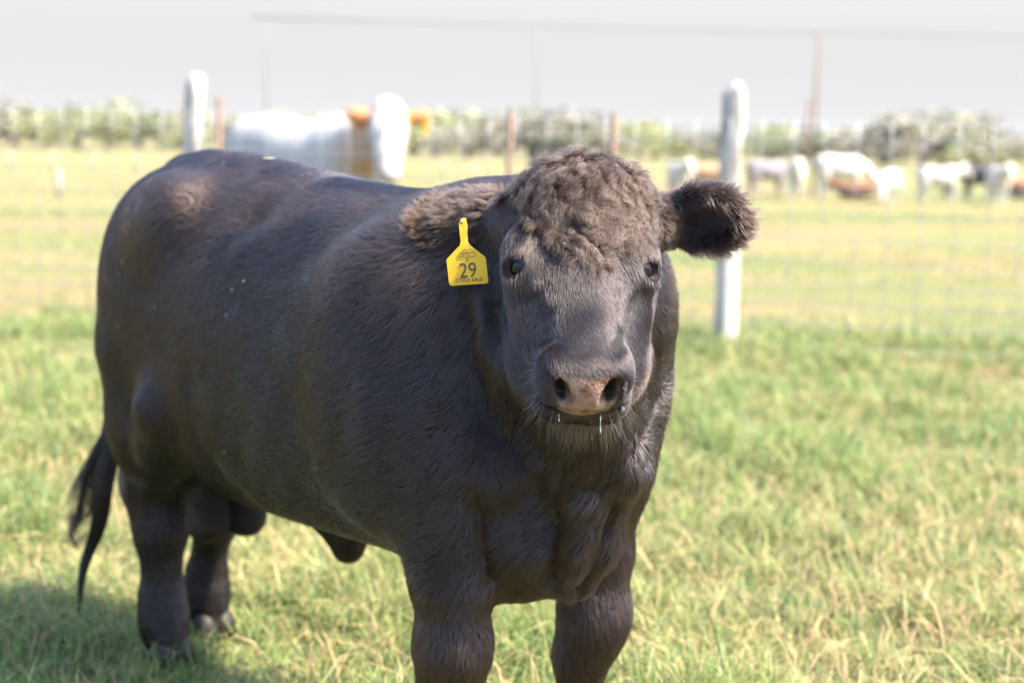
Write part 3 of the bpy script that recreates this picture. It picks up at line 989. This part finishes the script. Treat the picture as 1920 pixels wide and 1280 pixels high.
l.new(a3.outputs[0], bp.inputs['Height']); l.new(bp.outputs[0], b.inputs['Normal'])
v = np.array([(-260, -40, 0), (260, -40, 0), (260, 330, 0), (-260, 330, 0)], float)
tag(link('ground', mesh_np('ground', v, np.array([[0, 1, 2, 3]]), False, m_gr)), kind='structure')

# ------------------------------------------------------------------ grass
m_grass = bpy.data.materials.new('grass'); m_grass.use_nodes = True
n, l, b = nodes(m_grass)
at = n.new('ShaderNodeAttribute'); at.attribute_name = 'tint'
l.new(at.outputs['Color'], b.inputs['Base Color'])
b.inputs['Roughness'].default_value = 0.5; b.inputs['Specular IOR Level'].default_value = 0.25
tr = n.new('ShaderNodeBsdfTranslucent'); l.new(at.outputs['Color'], tr.inputs['Color'])
ms = n.new('ShaderNodeMixShader'); ms.inputs[0].default_value = 0.35
l.new(b.outputs[0], ms.inputs[1]); l.new(tr.outputs[0], ms.inputs[2])
l.new(ms.outputs[0], n['Material Output'].inputs[0])

PAL = np.array([(0.145, 0.225, 0.065), (0.205, 0.275, 0.085), (0.285, 0.310, 0.110), (0.370, 0.325, 0.150), (0.46, 0.37, 0.20), (0.40, 0.25, 0.14), (0.075, 0.150, 0.075)])


def blades(n_, xy, hgt, wid, lean, seed, dry, dark):
    r = np.random.default_rng(seed)
    az = r.uniform(0, 2 * np.pi, n_)
    dv = np.stack([np.cos(az), np.sin(az)], 1)
    fa = az + np.pi / 2 + r.normal(0, 0.5, n_)
    sv = np.stack([np.cos(fa), np.sin(fa), r.normal(0, 0.25, n_)], 1)
    ln = lean * r.uniform(0.2, 1.3, n_)
    t = np.array([0, 0.35, 0.7, 1.0])
    bend = ln[:, None] * t ** 1.6
    P = np.zeros((n_, 4, 3))
    P[..., :2] = xy[:, None] + dv[:, None] * (np.sin(np.minimum(bend, 1.9)) * t * hgt[:, None])[..., None]
    P[..., 2] = hgt[:, None] * t * np.maximum(np.cos(np.minimum(bend, 1.9)), 0.04) - 0.004
    P[..., :2] += r.normal(0, 0.05, (n_, 4, 2)) * (hgt[:, None] * t)[..., None]
    wv = np.array([0.9, 1.0, 0.7])[None] * wid[:, None] * 0.5
    V = np.zeros((n_, 7, 3))
    for i in range(3):
        V[:, 2 * i] = P[:, i] - sv * wv[:, i:i + 1]
        V[:, 2 * i + 1] = P[:, i] + sv * wv[:, i:i + 1]
    V[:, 6] = P[:, 3]
    F = np.array([(0, 1, 3), (0, 3, 2), (2, 3, 5), (2, 5, 4), (4, 5, 6)])
    F = (F[None] + 7 * np.arange(n_)[:, None, None]).reshape(-1, 3)
    u = r.random(n_) + dry
    ci = np.clip(np.interp(u, [-0.3, 0.15, 0.45, 0.75, 1.0, 1.35], [0, 0.6, 1.6, 2.6, 3.4, 4.6]), 0, 4.99)
    c0 = ci.astype(int); fr = (ci - c0)[:, None]
    col = PAL[c0] * (1 - fr) + PAL[np.minimum(c0 + 1, 5)] * fr
    dk = (r.random(n_) < dark)[:, None]
    col = np.where(dk, PAL[6][None], col) * r.uniform(0.70, 1.08, (n_, 1))
    return V.reshape(-1, 3), F, np.repeat(col, 7, 0)


def field_xy(n_, d0, d1, seed, wide=0.50):
    r = np.random.default_rng(seed)
    d = np.exp(r.uniform(math.log(d0), math.log(d1), n_))
    x = r.uniform(-wide, wide, n_) * d + 0.0
    return np.stack([x, d], 1)


def patch(xy, f, seed):
    return cnoise(np.concatenate([xy, xy[:, :1] * 0], 1), f, seed, 2)[:, 0]


GV, GF, GC = [], [], []


HOOVES = np.array([toW((x_, y_, 0))[:2] for x_, y_ in ((0.72, -0.165), (0.72, 0.165), (-0.58, -0.115), (-0.735, 0.085))])


def add_grass(*a):
    a = list(a)
    dh = np.min(np.linalg.norm(a[1][:, None] - HOOVES[None] - np.array([0.0, -0.12])[None, None], axis=2), axis=1)
    a[2] = a[2] * np.interp(dh, [0.0, 0.20, 0.45], [0.42, 0.50, 1.0])          # trampled round the hooves
    v_, f_, c_ = blades(*a)
    GF.append(f_ + sum(len(q) for q in GV)); GV.append(v_); GC.append(c_)


NG = int(185000 * GRASS_K)
xy = field_xy(NG, 2.7, 13.5, 101)
p1 = patch(xy, 2.2, 3); p2 = patch(xy, 7.0, 4)
keep = rng.random(NG) < np.clip(0.85 + 0.35 * p2, 0.25, 1) * np.interp(xy[:, 1], [9.3, 13.5], [1.0, 0.12])
xy, p1, p2 = xy[keep], p1[keep], p2[keep]
far = np.sqrt(xy[:, 1] / 5)
hg = (0.060 + 0.026 * p1 + 0.022 * p2).clip(0.025, 0.17) * rng.uniform(0.5, 1.5, len(xy)) * np.interp(xy[:, 1], [3, 8, 11.5], [1.1, 1.0, 0.7])
add_grass(len(xy), xy, hg, 0.0042 * far * rng.uniform(0.6, 1.3, len(xy)), 1.25, 102, -0.15 + 0.22 * p1 + 0.10 * p2, np.clip(0.22 - 0.15 * p1, 0, 1))
# tufts: blades fanning out of a shared crown, each tuft with its own height and dryness
for (nt_, d0, d1, sd_) in ((int(9500 * GRASS_K), 2.9, 11.3, 141),):
    cxy = field_xy(nt_, d0, d1, sd_)
    q1 = patch(cxy, 1.7, 23); q2 = patch(cxy, 5.0, 24)
    kk = rng.random(nt_) < np.clip(0.55 + 0.5 * q2, 0.05, 1)
    cxy, q1, q2 = cxy[kk], q1[kk], q2[kk]
    th = (0.122 + 0.050 * q2) * rng.uniform(0.55, 1.45, len(cxy)) * np.interp(cxy[:, 1], [3, 8, 11.3], [1.1, 1.0, 0.75]); td = rng.normal(-0.16, 0.22, len(cxy)) + 0.18 * q1
    per = 13
    xy = np.repeat(cxy, per, 0) + rng.normal(0, 0.022, (len(cxy) * per, 2))
    add_grass(len(xy), xy, np.repeat(th, per) * rng.uniform(0.55, 1.15, len(xy)), 0.0046 * np.sqrt(xy[:, 1] / 5) * rng.uniform(0.6, 1.3, len(xy)), 1.1, sd_ + 1,
              np.repeat(td, per), np.full(len(xy), 0.10))
# straw: longer dry stalks lying about
NS2 = int(10000 * GRASS_K)
xy = field_xy(NS2, 2.9, 9.5, 111)
add_grass(len(xy), xy, 0.17 * rng.uniform(0.4, 1.5, len(xy)), 0.0038 * rng.uniform(0.7, 1.4, len(xy)), 1.75, 112, np.full(len(xy), 0.75), np.zeros(len(xy)))
# taller tufts along the fence
NT = int(9000 * GRASS_K)
fx = rng.uniform(-3.0, 4.5, NT)
xy = np.stack([fx, 10.55 - 0.21 * (fx - 1.45) + rng.normal(0, 0.55, NT) - 0.15], 1)
kk = patch(xy, 1.6, 8) > -0.25
xy = xy[kk]
add_grass(len(xy), xy, 0.15 * rng.uniform(0.4, 1.4, len(xy)), 0.008 * rng.uniform(0.7, 1.4, len(xy)), 0.9, 122, np.full(len(xy), -0.12), np.full(len(xy), 0.2))
gme = mesh_np('grass', np.concatenate(GV), np.concatenate(GF), False, m_grass)
point_color(gme, 'tint', np.concatenate(GC))
tag(link('grass', gme), 'lush yellow green grass with dry stalks round the bull', 'grass', kind='stuff')

GV, GF, GC = [], [], []
NF = int(70000 * GRASS_K)
xy = field_xy(NF, 11.5, 48, 131)
p1 = patch(xy * np.array([0.45, 1.0]), 0.9, 13); p2 = patch(xy, 2.5, 14)
kk = rng.random(NF) < np.clip(0.55 + 0.6 * p1, 0.08, 1)
xy, p1, p2 = xy[kk], p1[kk], p2[kk]
add_grass(len(xy), xy, 0.055 * rng.uniform(0.4, 1.5, len(xy)) * (1 + 0.3 * p2), 0.006 * xy[:, 1] / 11.5 * rng.uniform(0.7, 1.4, len(xy)), 1.2, 132, 0.25 - 0.40 * p1 + 0.60 * np.clip((xy[:, 0] + 1.0) / 2.0, 0, 1) * np.exp(-((xy[:, 1] - 12.4) / 1.6) ** 2), np.full(len(xy), 0.06))
gme = mesh_np('short_grass', np.concatenate(GV), np.concatenate(GF), False, m_grass)
point_color(gme, 'tint', np.concatenate(GC))
tag(link('short_grass', gme), 'short patchy dry grass of the pasture beyond the wire fence', 'grass', kind='stuff')

# ------------------------------------------------------------------ fence
m_white = mat('whitewashed_wood', (0.62, 0.60, 0.56), 0.85, 0.15)
n, l, b = nodes(m_white)
tc = n.new('ShaderNodeTexCoord'); mp = n.new('ShaderNodeMapping'); mp.inputs['Scale'].default_value = (30, 30, 3)
l.new(tc.outputs['Object'], mp.inputs[0])
wn = noise_node(m_white, 1.0, 6, mp.outputs[0])
wr = ramp(m_white, wn.outputs[0], [(0.30, (0.13, 0.115, 0.10)), (0.45, (0.30, 0.285, 0.27)), (0.65, (0.46, 0.45, 0.43))])
l.new(wr.outputs[0], b.inputs['Base Color'])
m_rust = mat('rusty_steel', (0.26, 0.12, 0.08), 0.7, 0.3)
n, l, b = nodes(m_rust)
rn_ = noise_node(m_rust, 22, 5)
rr_ = ramp(m_rust, rn_.outputs[0], [(0.3, (0.10, 0.06, 0.045)), (0.7, (0.17, 0.115, 0.09))])
l.new(rr_.outputs[0], b.inputs['Base Color'])
m_wire = mat('galvanised_wire', (0.45, 0.45, 0.46), 0.5, 0.4, 0.4)
m_pole = mat('grey_painted_pipe', (0.12, 0.14, 0.15), 0.7, 0.2)

PR = np.array([W(1357, 640, 10.42)[0], 10.42]); PL = np.array([W(366, 590, 11.5)[0], 11.5])
fdir = PR - PL
fence = link('wire_fence', None); fence.location = (PR[0], PR[1], 0)
tag(fence, 'woven wire fence with white wooden and rusty steel posts behind the bull', 'fence')


def fpt(u):
    return PL + fdir * u


def floc(u, z, off=0.0):
    p = fpt(u) - PR
    nrm = np.array([-fdir[1], fdir[0]]) / np.linalg.norm(fdir)
    p = p + nrm * off
    return (p[0], p[1], z)


def wood_post(u, top, rad, seed):
    r = np.random.default_rng(seed)
    zs = np.array([-0.1, 0.1, 0.35, 0.7, 1.0, 1.3, 1.55, top - 0.015, top])
    rr = rad * np.array([1.06, 1.03, 1.0, 1.02, 0.97, 0.95, 0.93, 0.92, 0.90]) * r.uniform(0.96, 1.04, 9)
    pts = np.stack([r.normal(0, 0.008, 9), r.normal(0, 0.008, 9), zs], 1)
    v_, f_q = tube_arrays(pts, rr, 14)
    v_ = v_ + nrmz(v_ * np.array([1, 1, 0])) * (0.008 * np.sin(np.arctan2(v_[:, 1], v_[:, 0]) * 3 + v_[:, 2] * 2 + seed))[:, None]
    tp = v_[:, 2] > top - 0.03                                   # slanted, chipped saw cut
    v_[tp, 2] += 0.22 * v_[tp, 0] + 0.012 * np.sin(v_[tp, 0] * 60 + seed)
    o = link('wooden_post', mesh_np('wooden_post', v_, f_q, True, m_white), fence)
    o.location = floc(u, 0)
    return o


for u, top, rad, seed in ((1.0, 1.715, 0.078, 1), (0.0, 1.74, 0.078, 2), (2.0, 1.78, 0.09, 3), (-1.0, 1.8, 0.088, 4)):
    wood_post(u, top, rad, seed)


def u_of(px):
    """where the fence line crosses the sight plane of a photo column"""
    best = min(np.linspace(-1.2, 2.2, 3401), key=lambda q: abs(fpt(q)[0] / fpt(q)[1] - W(px, 300, 1.0)[0]))
    return best


for px, top in ((412, 1.62), (955, 1.58), (1149, 1.56), (1750, 1.55), (150, 1.58)):
    if px in (1750, 150): continue
    u = u_of(px)
    # T section steel post
    prof = [(-0.022, 0.004), (-0.022, -0.004), (0.022, -0.004), (0.022, 0.004), (0.004, 0.004), (0.004, 0.03), (-0.004, 0.03), (-0.004, 0.004)]
    v_ = np.array([(x, -y, z) for z in (-0.1, top) for x, y in prof])
    f_q = [(i, (i + 1) % 8, 8 + (i + 1) % 8, 8 + i) for i in range(8)] + [(8, 9, 10, 11), (12, 13, 14, 15)]
    o = link('steel_post', mesh_np('steel_post', v_, np.array(f_q), False, m_rust), fence)
    o.location = floc(u, 0, 0.0)

umin, umax = -1.0, 2.0
for i, z in enumerate([0.06, 0.20, 0.33, 0.46, 0.60, 0.76, 0.92, 1.08, 1.24, 1.40, 1.52]):
    pts = []
    for u in np.linspace(umin, umax, 40):
        pts.append(floc(u, z + 0.006 * math.sin(u * 9 + i), -0.10))
    tube('line_wire', pts, 0.0031, m_wire, fence, 4)
st_len = np.linalg.norm(fdir) * (umax - umin)
ns = int(st_len / 0.205)
for i in range(ns + 1):
    u = umin + (umax - umin) * i / ns
    r = np.random.default_rng(i)
    pts = [floc(u + r.normal(0, 0.002), z, -0.102) for z in np.linspace(0.06, 1.52, 8)]
    tube('stay_wire', pts, 0.0031, m_wire, fence, 4)

# far overhead pipe on tall poles
FD = 42.0
hi = link('tall_pipe_fence', None)
hp0 = W(1003, 50, FD); hi.location = (hp0[0], FD, 0)
tag(hi, 'tall slender pipe frame with overhead rail far behind the wire fence', 'pipe frame')
pts = [W(px, py, FD) - np.array(hi.location) for px, py in ((470, 33), (760, 42), (1003, 50), (1260, 57), (1525, 62), (1800, 67), (2200, 78))]
tube('top_rail', pts, 0.019, m_pole, hi, 8)
for px, rad, m in ((500, 0.026, m_pole), (1003, 0.026, m_pole), (1527, 0.038, m_rust), (2040, 0.026, m_pole)):
    top = W(px, 36 + (px - 500) * 0.0262, FD)[2]
    x = W(px, 250, FD)[0] - hi.location[0]
    tube('pole', [(x, 0, -0.2), (x, 0, top * 0.5), (x, 0, top)], rad, m, hi, 8)
rp_ = link('leaning_post', None)
a_ = G(1497, 371); rp_.location = Vector(a_)
tag(rp_, 'rusty leaning post beside the tallest red pole in the far pasture', 'post')
tube('shaft', [(0, 0, -0.1), (0.12, 0, 1.3), (0.2, 0.0, 2.6)], [0.06, 0.055, 0.05], m_rust, rp_, 8)
tube('post_cap', [(0.2, 0, 2.60), (0.202, 0, 2.64)], [0.06, 0.05], m_rust, rp_, 8)

# short white stakes out in the pasture
m_stake = mat('white_plastic', (0.36, 0.33, 0.28), 0.8)
for i, (px, py, hh) in enumerate(((17, 315, 0.62), (98, 318, 0.6), (110, 370, 0.55), (178, 318, 0.62), (255, 322, 0.6), (832, 330, 0.6), (885, 338, 0.5), (917, 322, 0.6))):
    p_ = G(px, py)
    v_, f_q = tube_arrays([(0, 0, -0.05), (0.01, 0, hh * 0.5), (0.0, 0, hh * 0.9), (0.0, 0, hh)], [0.06, 0.06, 0.06, 0.05], 8)
    o = link('stake', mesh_np('stake', v_, f_q, True, m_stake)); o.location = Vector(p_)
    tag(o, ('leftmost short white stake in the far pasture', 'second short white stake from the left, in the far row', 'nearer and larger white stake standing alone at far left', 'third short white stake of the far row at left', 'white stake just left of the black bull rump', 'white stake in the pasture just right of the white cow', 'nearest white stake between the white cow and the bull poll', 'white stake beside the middle rusty steel post')[i], 'stake', 'white stakes in the far pasture')

# ------------------------------------------------------------------ cattle
def cow_mesh(h, head='up', yaw=0.0, lying=False, horn=False):
    """generic cow facing +x, about 1.35 m at the back; returns verts, quads"""
    f = Field((-1.0, -0.75, 0.0), (1.6, 0.75, 1.75), h)
    f.loft([-0.80, -0.74, -0.6, -0.35, 0.0, 0.3, 0.5, 0.65, 0.74], [1.15, 1.28, 1.35, 1.36, 1.33, 1.34, 1.37, 1.28, 1.08],
           [0.95, 0.82, 0.74, 0.62, 0.56, 0.58, 0.60, 0.66, 0.84], [0.06, 0.18, 0.25, 0.30, 0.34, 0.32, 0.27, 0.2, 0.05], n=2.3, k=0.06)
    for s in (-1, 1):
        f.ell((-0.58, 0.13 * s, 0.98), (0.23, 0.14, 0.3), k=0.08)
        if not lying:
            f.chain([(-0.55, 0.17 * s, 0.8), (-0.5, 0.17 * s, 0.62), (-0.62, 0.15 * s, 0.46), (-0.6, 0.14 * s, 0.1), (-0.57, 0.14 * s, 0.03)], [0.15, 0.11, 0.07, 0.05, 0.06], k=0.06)
            f.chain([(0.5, 0.17 * s, 0.8), (0.52, 0.16 * s, 0.55), (0.53, 0.15 * s, 0.4), (0.53, 0.15 * s, 0.1), (0.56, 0.15 * s, 0.03)], [0.14, 0.09, 0.07, 0.05, 0.06], k=0.06)
    f.chain([(-0.75, 0, 1.3), (-0.84, 0, 1.15), (-0.87, 0, 0.75), (-0.87, 0, 0.5)], [0.05, 0.035, 0.03, 0.05], k=0.04)
    cy, sy = math.cos(yaw), math.sin(yaw)
    fw = np.array([cy, sy, 0]); sd = np.array([-sy, cy, 0]); up = np.array([0, 0, 1.0])
    if head == 'up':
        poll = np.array([0.86, 0, 1.38]) + 0.16 * fw; mz = poll + 0.30 * fw - 0.42 * up
        f.chain([(0.45, 0, 1.10), 0.5 * (np.array([0.6, 0, 1.15]) + poll) - 0.1 * up, poll - 0.10 * up - 0.02 * fw], [0.26, 0.21, 0.15], k=0.1)
    else:
        poll = np.array([1.22, 0, 0.62]); mz = poll + 0.22 * fw - 0.46 * up
        f.chain([(0.5, 0, 1.08), (0.85, 0, 0.95), poll], [0.25, 0.18, 0.13], k=0.1)
    ax = nrmz(mz - poll)
    f.chain([poll, poll + ax * 0.18, poll + ax * 0.36, mz], [0.125, 0.13, 0.095, 0.085], k=0.06)
    f.ell(poll + ax * 0.12 - 0.1 * fw, (0.13, 0.12, 0.15), k=0.05)
    for s in (-1, 1):
        e0 = poll + sd * 0.11 * s + ax * 0.04; e1 = e0 + sd * 0.17 * s + up * 0.02
        e_ax = nrmz(e1 - e0)
        f.cone(e0, e0 + e_ax * 0.06, 0.03, 0.03, k=0.02)
        f.ell((e0 + e1) / 2 + e_ax * 0.02, (0.11, 0.035, 0.065), np.stack([e_ax, np.cross(up, e_ax), np.cross(e_ax, np.cross(up, e_ax))]), k=0.02)
    P, Fq = f.mesh()
    P = vsmooth(P, Fq, 1, 0.4)
    if lying: P[:, 2] -= 0.50; P[:, 2] = np.maximum(P[:, 2], 0.0)
    return P, Fq, poll, ax, sd, up


# white cow behind the bull
CW_YAW = R(-41)                                     # body points to the right and towards the camera
hd_yaw = R(-42)
P, Fq, poll, ax, sd, up = cow_mesh(0.022, 'up', hd_yaw)
m_wcow = mat('pale_hide', (0.6, 0.58, 0.54), 0.75, 0.2)
n, l, b = nodes(m_wcow)
at = n.new('ShaderNodeAttribute'); at.attribute_name = 'hide'; l.new(at.outputs['Color'], b.inputs['Base Color'])
me = mesh_np('pale_cow', P, Fq, True, m_wcow)
col = np.tile(np.array([0.33, 0.325, 0.32]), (len(P), 1))
nzc = cnoise(P, 9, 77, 2)[:, :1]
ear = np.clip((0.15 - np.minimum(np.linalg.norm(P - (poll + sd * 0.24 + ax * 0.04), axis=1), np.linalg.norm(P - (poll - sd * 0.24 + ax * 0.04), axis=1))) / 0.04, 0, 1)[:, None]
col = col * (1 - ear) + np.array([0.36, 0.16, 0.05]) * ear
br = np.exp(-(np.linalg.norm((P - (poll + np.array([-0.16, 0.0, -0.26]))) / np.array([0.17, 0.30, 0.24]), axis=1)) ** 2)[:, None]
col = col * (1 - 0.85 * br) + np.array([0.38, 0.22, 0.12]) * 0.85 * br
hb = np.exp(-(np.linalg.norm(P - (poll + ax * 0.47), axis=1) / 0.09) ** 2)[:, None]
col = col * (1 - 0.6 * hb) + np.array([0.40, 0.22, 0.15]) * 0.6 * hb
point_color(me, 'hide', col * (1 + 0.06 * nzc))
wcow = link('pale_cow', me)
sc_ = 1.12
wcow.scale = (sc_, sc_, sc_)
wcow.rotation_euler.z = CW_YAW
_t = W(727, 222, 12.6)                              # where the poll sits
cz, sz = math.cos(CW_YAW), math.sin(CW_YAW)
pw = np.array([cz * poll[0] - sz * poll[1], sz * poll[0] + cz * poll[1]]) * sc_
wcow.location = (_t[0] - pw[0], _t[1] - pw[1], 0)
tag(wcow, 'large white cow with orange ears standing behind the fence and the bull', 'cow')
def wc(p):
    p = np.asarray(p) * sc_
    return np.array([cz * p[0] - sz * p[1], sz * p[0] + cz * p[1], p[2]]) + np.array(wcow.location)
for s in (-1, 1):
    bm = bmesh.new(); bmesh.ops.create_icosphere(bm, subdivisions=2, radius=0.022)
    me = bpy.data.meshes.new('eyeball'); bm.to_mesh(me); bm.free(); me.materials.append(m_pupil)
    o = link('eyeball', me, wcow); o.location = Vector(poll + ax * 0.16 + sd * 0.125 * s + 0.03 * np.cross(sd, ax))
et = wc(poll + sd * 0.30 + ax * 0.05)
if et[0] < wc(poll)[0]: et = wc(poll - sd * 0.30 + ax * 0.05)
tg = link('cow_ear_tag', None); tg.location = Vector(et + np.array([-0.02, -0.06, -0.02]))
tag(tg, 'small yellow tag in the right ear of the white cow', 'ear tag')
bm = bmesh.new(); bmesh.ops.create_cube(bm, size=1)
for v in bm.verts:
    v.co.x *= 0.075 * (0.7 if v.co.z > 0 else 1); v.co.y *= 0.004; v.co.z *= 0.09; v.co.z -= 0.05
me = bpy.data.meshes.new('tag_panel'); bm.to_mesh(me); bm.free(); me.materials.append(m_tag)
link('tag_panel', me, tg)
v_, f_q = tube_arrays([(0, -0.006, -0.012), (0, 0.03, 0.0)], [0.012, 0.012], 6)
link('button_pin', mesh_np('button_pin', v_, f_q, True, m_tag), tg)

# the herd grazing far off at the right
herd_mats = {k_: mat(k_, c_, 0.8, 0.15) for k_, c_ in (('cream_hide', (0.46, 0.43, 0.39)), ('tan_hide', (0.36, 0.22, 0.13)), ('brown_hide', (0.17, 0.09, 0.055)),
                                                      ('black_hide', (0.03, 0.028, 0.03)), ('grey_hide', (0.22, 0.20, 0.21)))}
shapes = {}
for key, arg in (('up', dict(head='up', yaw=0.3)), ('graze', dict(head='down')), ('lying', dict(head='up', yaw=0.5, lying=True))):
    P, Fq, *_ = cow_mesh(0.05, **arg)
    shapes[key] = mesh_np('far_cow', P, Fq, True, herd_mats['cream_hide'])
HERD = [   # px, foot py, scale, yaw (deg from +x), shape, hide, label
    (1272, 372, 0.68, -80, 'up', 'cream_hide', 'white calf facing the camera just left of the near white post'),
    (1325, 370, 0.66, 170, 'graze', 'tan_hide', 'tan calf grazing against the near white post'),
    (1436, 366, 0.72, 12, 'graze', 'grey_hide', 'grey calf grazing just right of the near white post'),
    (1490, 373, 0.74, -100, 'up', 'cream_hide', 'white calf facing forward beside the leaning rusty post'),
    (1572, 369, 0.86, 8, 'graze', 'cream_hide', 'biggest white cow of the far herd, grazing side on'),
    (1602, 377, 0.60, 176, 'lying', 'brown_hide', 'brown calf lying in front of the biggest white cow'),
    (1668, 381, 0.62, -118, 'graze', 'cream_hide', 'small white calf with lowered head near the brown lying calf'),
    (1757, 380, 0.70, 5, 'up', 'cream_hide', 'white calf standing side on with the black calf behind it'),
    (1838, 375, 0.74, 186, 'graze', 'black_hide', 'black calf grazing between two white calves'),
    (1869, 384, 0.72, -92, 'up', 'cream_hide', 'narrow white calf seen head on at the far right of the herd'),
    (1918, 376, 0.70, 170, 'lying', 'brown_hide', 'dark brown calf lying at the right edge of the herd'),
]
for px, py, s_, yw, sh, hide, lab in HERD:
    o = link('far_cow', shapes[sh])
    o.location = Vector(G(px, py)); o.scale = (s_,) * 3; o.rotation_euler.z = R(yw)
    o.material_slots[0].link = 'OBJECT'; o.material_slots[0].material = herd_mats[hide]
    tag(o, lab, 'cow', 'cattle grazing in the far pasture')

# ------------------------------------------------------------------ trees along the horizon
m_bark = mat('bark', (0.13, 0.10, 0.085), 0.9, 0.1)
leaf_m = []
for i, (c_a, c_b) in enumerate((((0.17, 0.19, 0.09), (0.29, 0.29, 0.14)), ((0.13, 0.15, 0.09), (0.21, 0.22, 0.13)), ((0.19, 0.18, 0.14), (0.28, 0.26, 0.20)))):
    m = mat('leaves', c_a, 0.7, 0.1)
    n, l, b = nodes(m)
    oi = n.new('ShaderNodeNewGeometry')
    rp2 = ramp(m, oi.outputs['Random Per Island'], [(0.0, c_a), (1.0, c_b)])
    l.new(rp2.outputs[0], b.inputs['Base Color'])
    leaf_m.append(m)


def crown_mesh(seed, m, nl=1400):
    r = np.random.default_rng(seed)
    lob = [(r.normal(0, 1.3), r.normal(0, 1.3), r.uniform(1.0, 2.9), r.uniform(0.7, 1.3)) for _ in range(9)]
    pi = r.integers(0, 9, nl)
    lb = np.array(lob)[pi]
    dirs = nrmz(r.normal(size=(nl, 3)))
    p = lb[:, :3] + dirs * (lb[:, 3] * r.uniform(0.5, 1.05, nl))[:, None] * np.array([1.2, 1.2, 0.75])
    p[:, 2] = np.maximum(p[:, 2], 0.15)
    a = nrmz(r.normal(size=(nl, 3))); c = nrmz(np.cross(a, r.normal(size=(nl, 3))))
    s1 = r.uniform(0.10, 0.24, nl)[:, None]
    V = np.stack([p - a * s1, p - c * s1 * 0.6, p + a * s1, p + c * s1 * 0.6], 1).reshape(-1, 3)
    return mesh_np('crown', V, np.arange(nl * 4).reshape(-1, 4), False, m)


def trunk_mesh(seed):
    r = np.random.default_rng(seed)
    vs, fs = [], []
    for k_ in range(4):
        az = r.uniform(0, 6.28)
        pts = [(0.08 * k_ - 0.1, 0, -0.1), (0.1 * math.cos(az), 0.1 * math.sin(az), 0.8), (0.6 * math.cos(az), 0.6 * math.sin(az), 1.6), (1.2 * math.cos(az), 1.2 * math.sin(az), 2.4)]
        v_, f_q = tube_arrays(pts, [0.13, 0.10, 0.07, 0.03], 6)
        fs.append(f_q + sum(len(q) for q in vs)); vs.append(v_)
    return mesh_np('trunk', np.concatenate(vs), np.concatenate(fs), True, m_bark)


CM = [[crown_mesh(10 * i + j, leaf_m[j]) for j in range(3)] for i in range(4)]
TM = [trunk_mesh(i) for i in range(3)]
r_ = np.random.default_rng(99)
KIND = ['bushy yellow green tree', 'dull dark green tree', 'thin greyish tree']
ORD = ['first', 'second', 'third', 'fourth', 'fifth', 'sixth', 'seventh', 'eighth', 'ninth', 'tenth', 'eleventh', 'twelfth', 'thirteenth', 'fourteenth',
       'fifteenth', 'sixteenth', 'seventeenth', 'eighteenth', 'nineteenth', 'twentieth', '21st', '22nd', '23rd', '24th', '25th', '26th', '27th', '28th',
       '29th', '30th', '31st', '32nd', '33rd', '34th', '35th', '36th', '37th', '38th', '39th', '40th', '41st', '42nd', '43rd', '44th']
for row, cnt in ((0, 40), (1, 26)):
    for i in range(cnt):
        d = r_.uniform(105, 140) if row == 0 else r_.uniform(150, 200)
        px = -140 + (i + r_.uniform(-0.25, 0.25)) * 2200 / (cnt - 1)
        j = int(r_.choice([0, 1, 2], p=[0.55, 0.25, 0.2]))
        if px > 1250 and r_.random() < 0.45: j = 1 + int(r_.random() < 0.5)
        o = link('tree', None)
        o.location = (W(px, 270, d)[0], d, 0)
        hgt = r_.uniform(0.50, 0.98) * (1.0 if row == 0 else 1.3) * (1 + 0.14 * math.sin(px / 130 + 1))
        o.scale = (hgt * r_.uniform(1.5, 2.3), hgt * 1.4, hgt * 1.05)
        o.rotation_euler.z = r_.uniform(0, 6.28)
        c_ = link('crown', CM[int(r_.integers(4))][j], o)
        t_ = link('trunk', TM[int(r_.integers(3))], o)
        tag(o, '%s, %s from left, %s row of the far trees' % (KIND[j], ORD[i], 'front' if row == 0 else 'back'), 'tree', 'trees along the horizon')

# ------------------------------------------------------------------ hazy air
bm = bmesh.new(); bmesh.ops.create_cube(bm, size=1)
for v in bm.verts:
    v.co.x *= 540; v.co.y = -48 if v.co.y < 0 else 340; v.co.z = -1 if v.co.z < 0 else 8
me = bpy.data.meshes.new('haze'); bm.to_mesh(me); bm.free()
m_haze = bpy.data.materials.new('haze'); m_haze.use_nodes = True
nt = m_haze.node_tree; nt.nodes.clear()
pv = nt.nodes.new('ShaderNodeVolumePrincipled'); pv.inputs['Color'].default_value = (0.92, 0.94, 0.97, 1); pv.inputs['Density'].default_value = HAZE
oo = nt.nodes.new('ShaderNodeOutputMaterial'); nt.links.new(pv.outputs[0], oo.inputs['Volume'])
me.materials.append(m_haze)
hz_ = link('haze', me); hz_['kind'] = 'stuff'
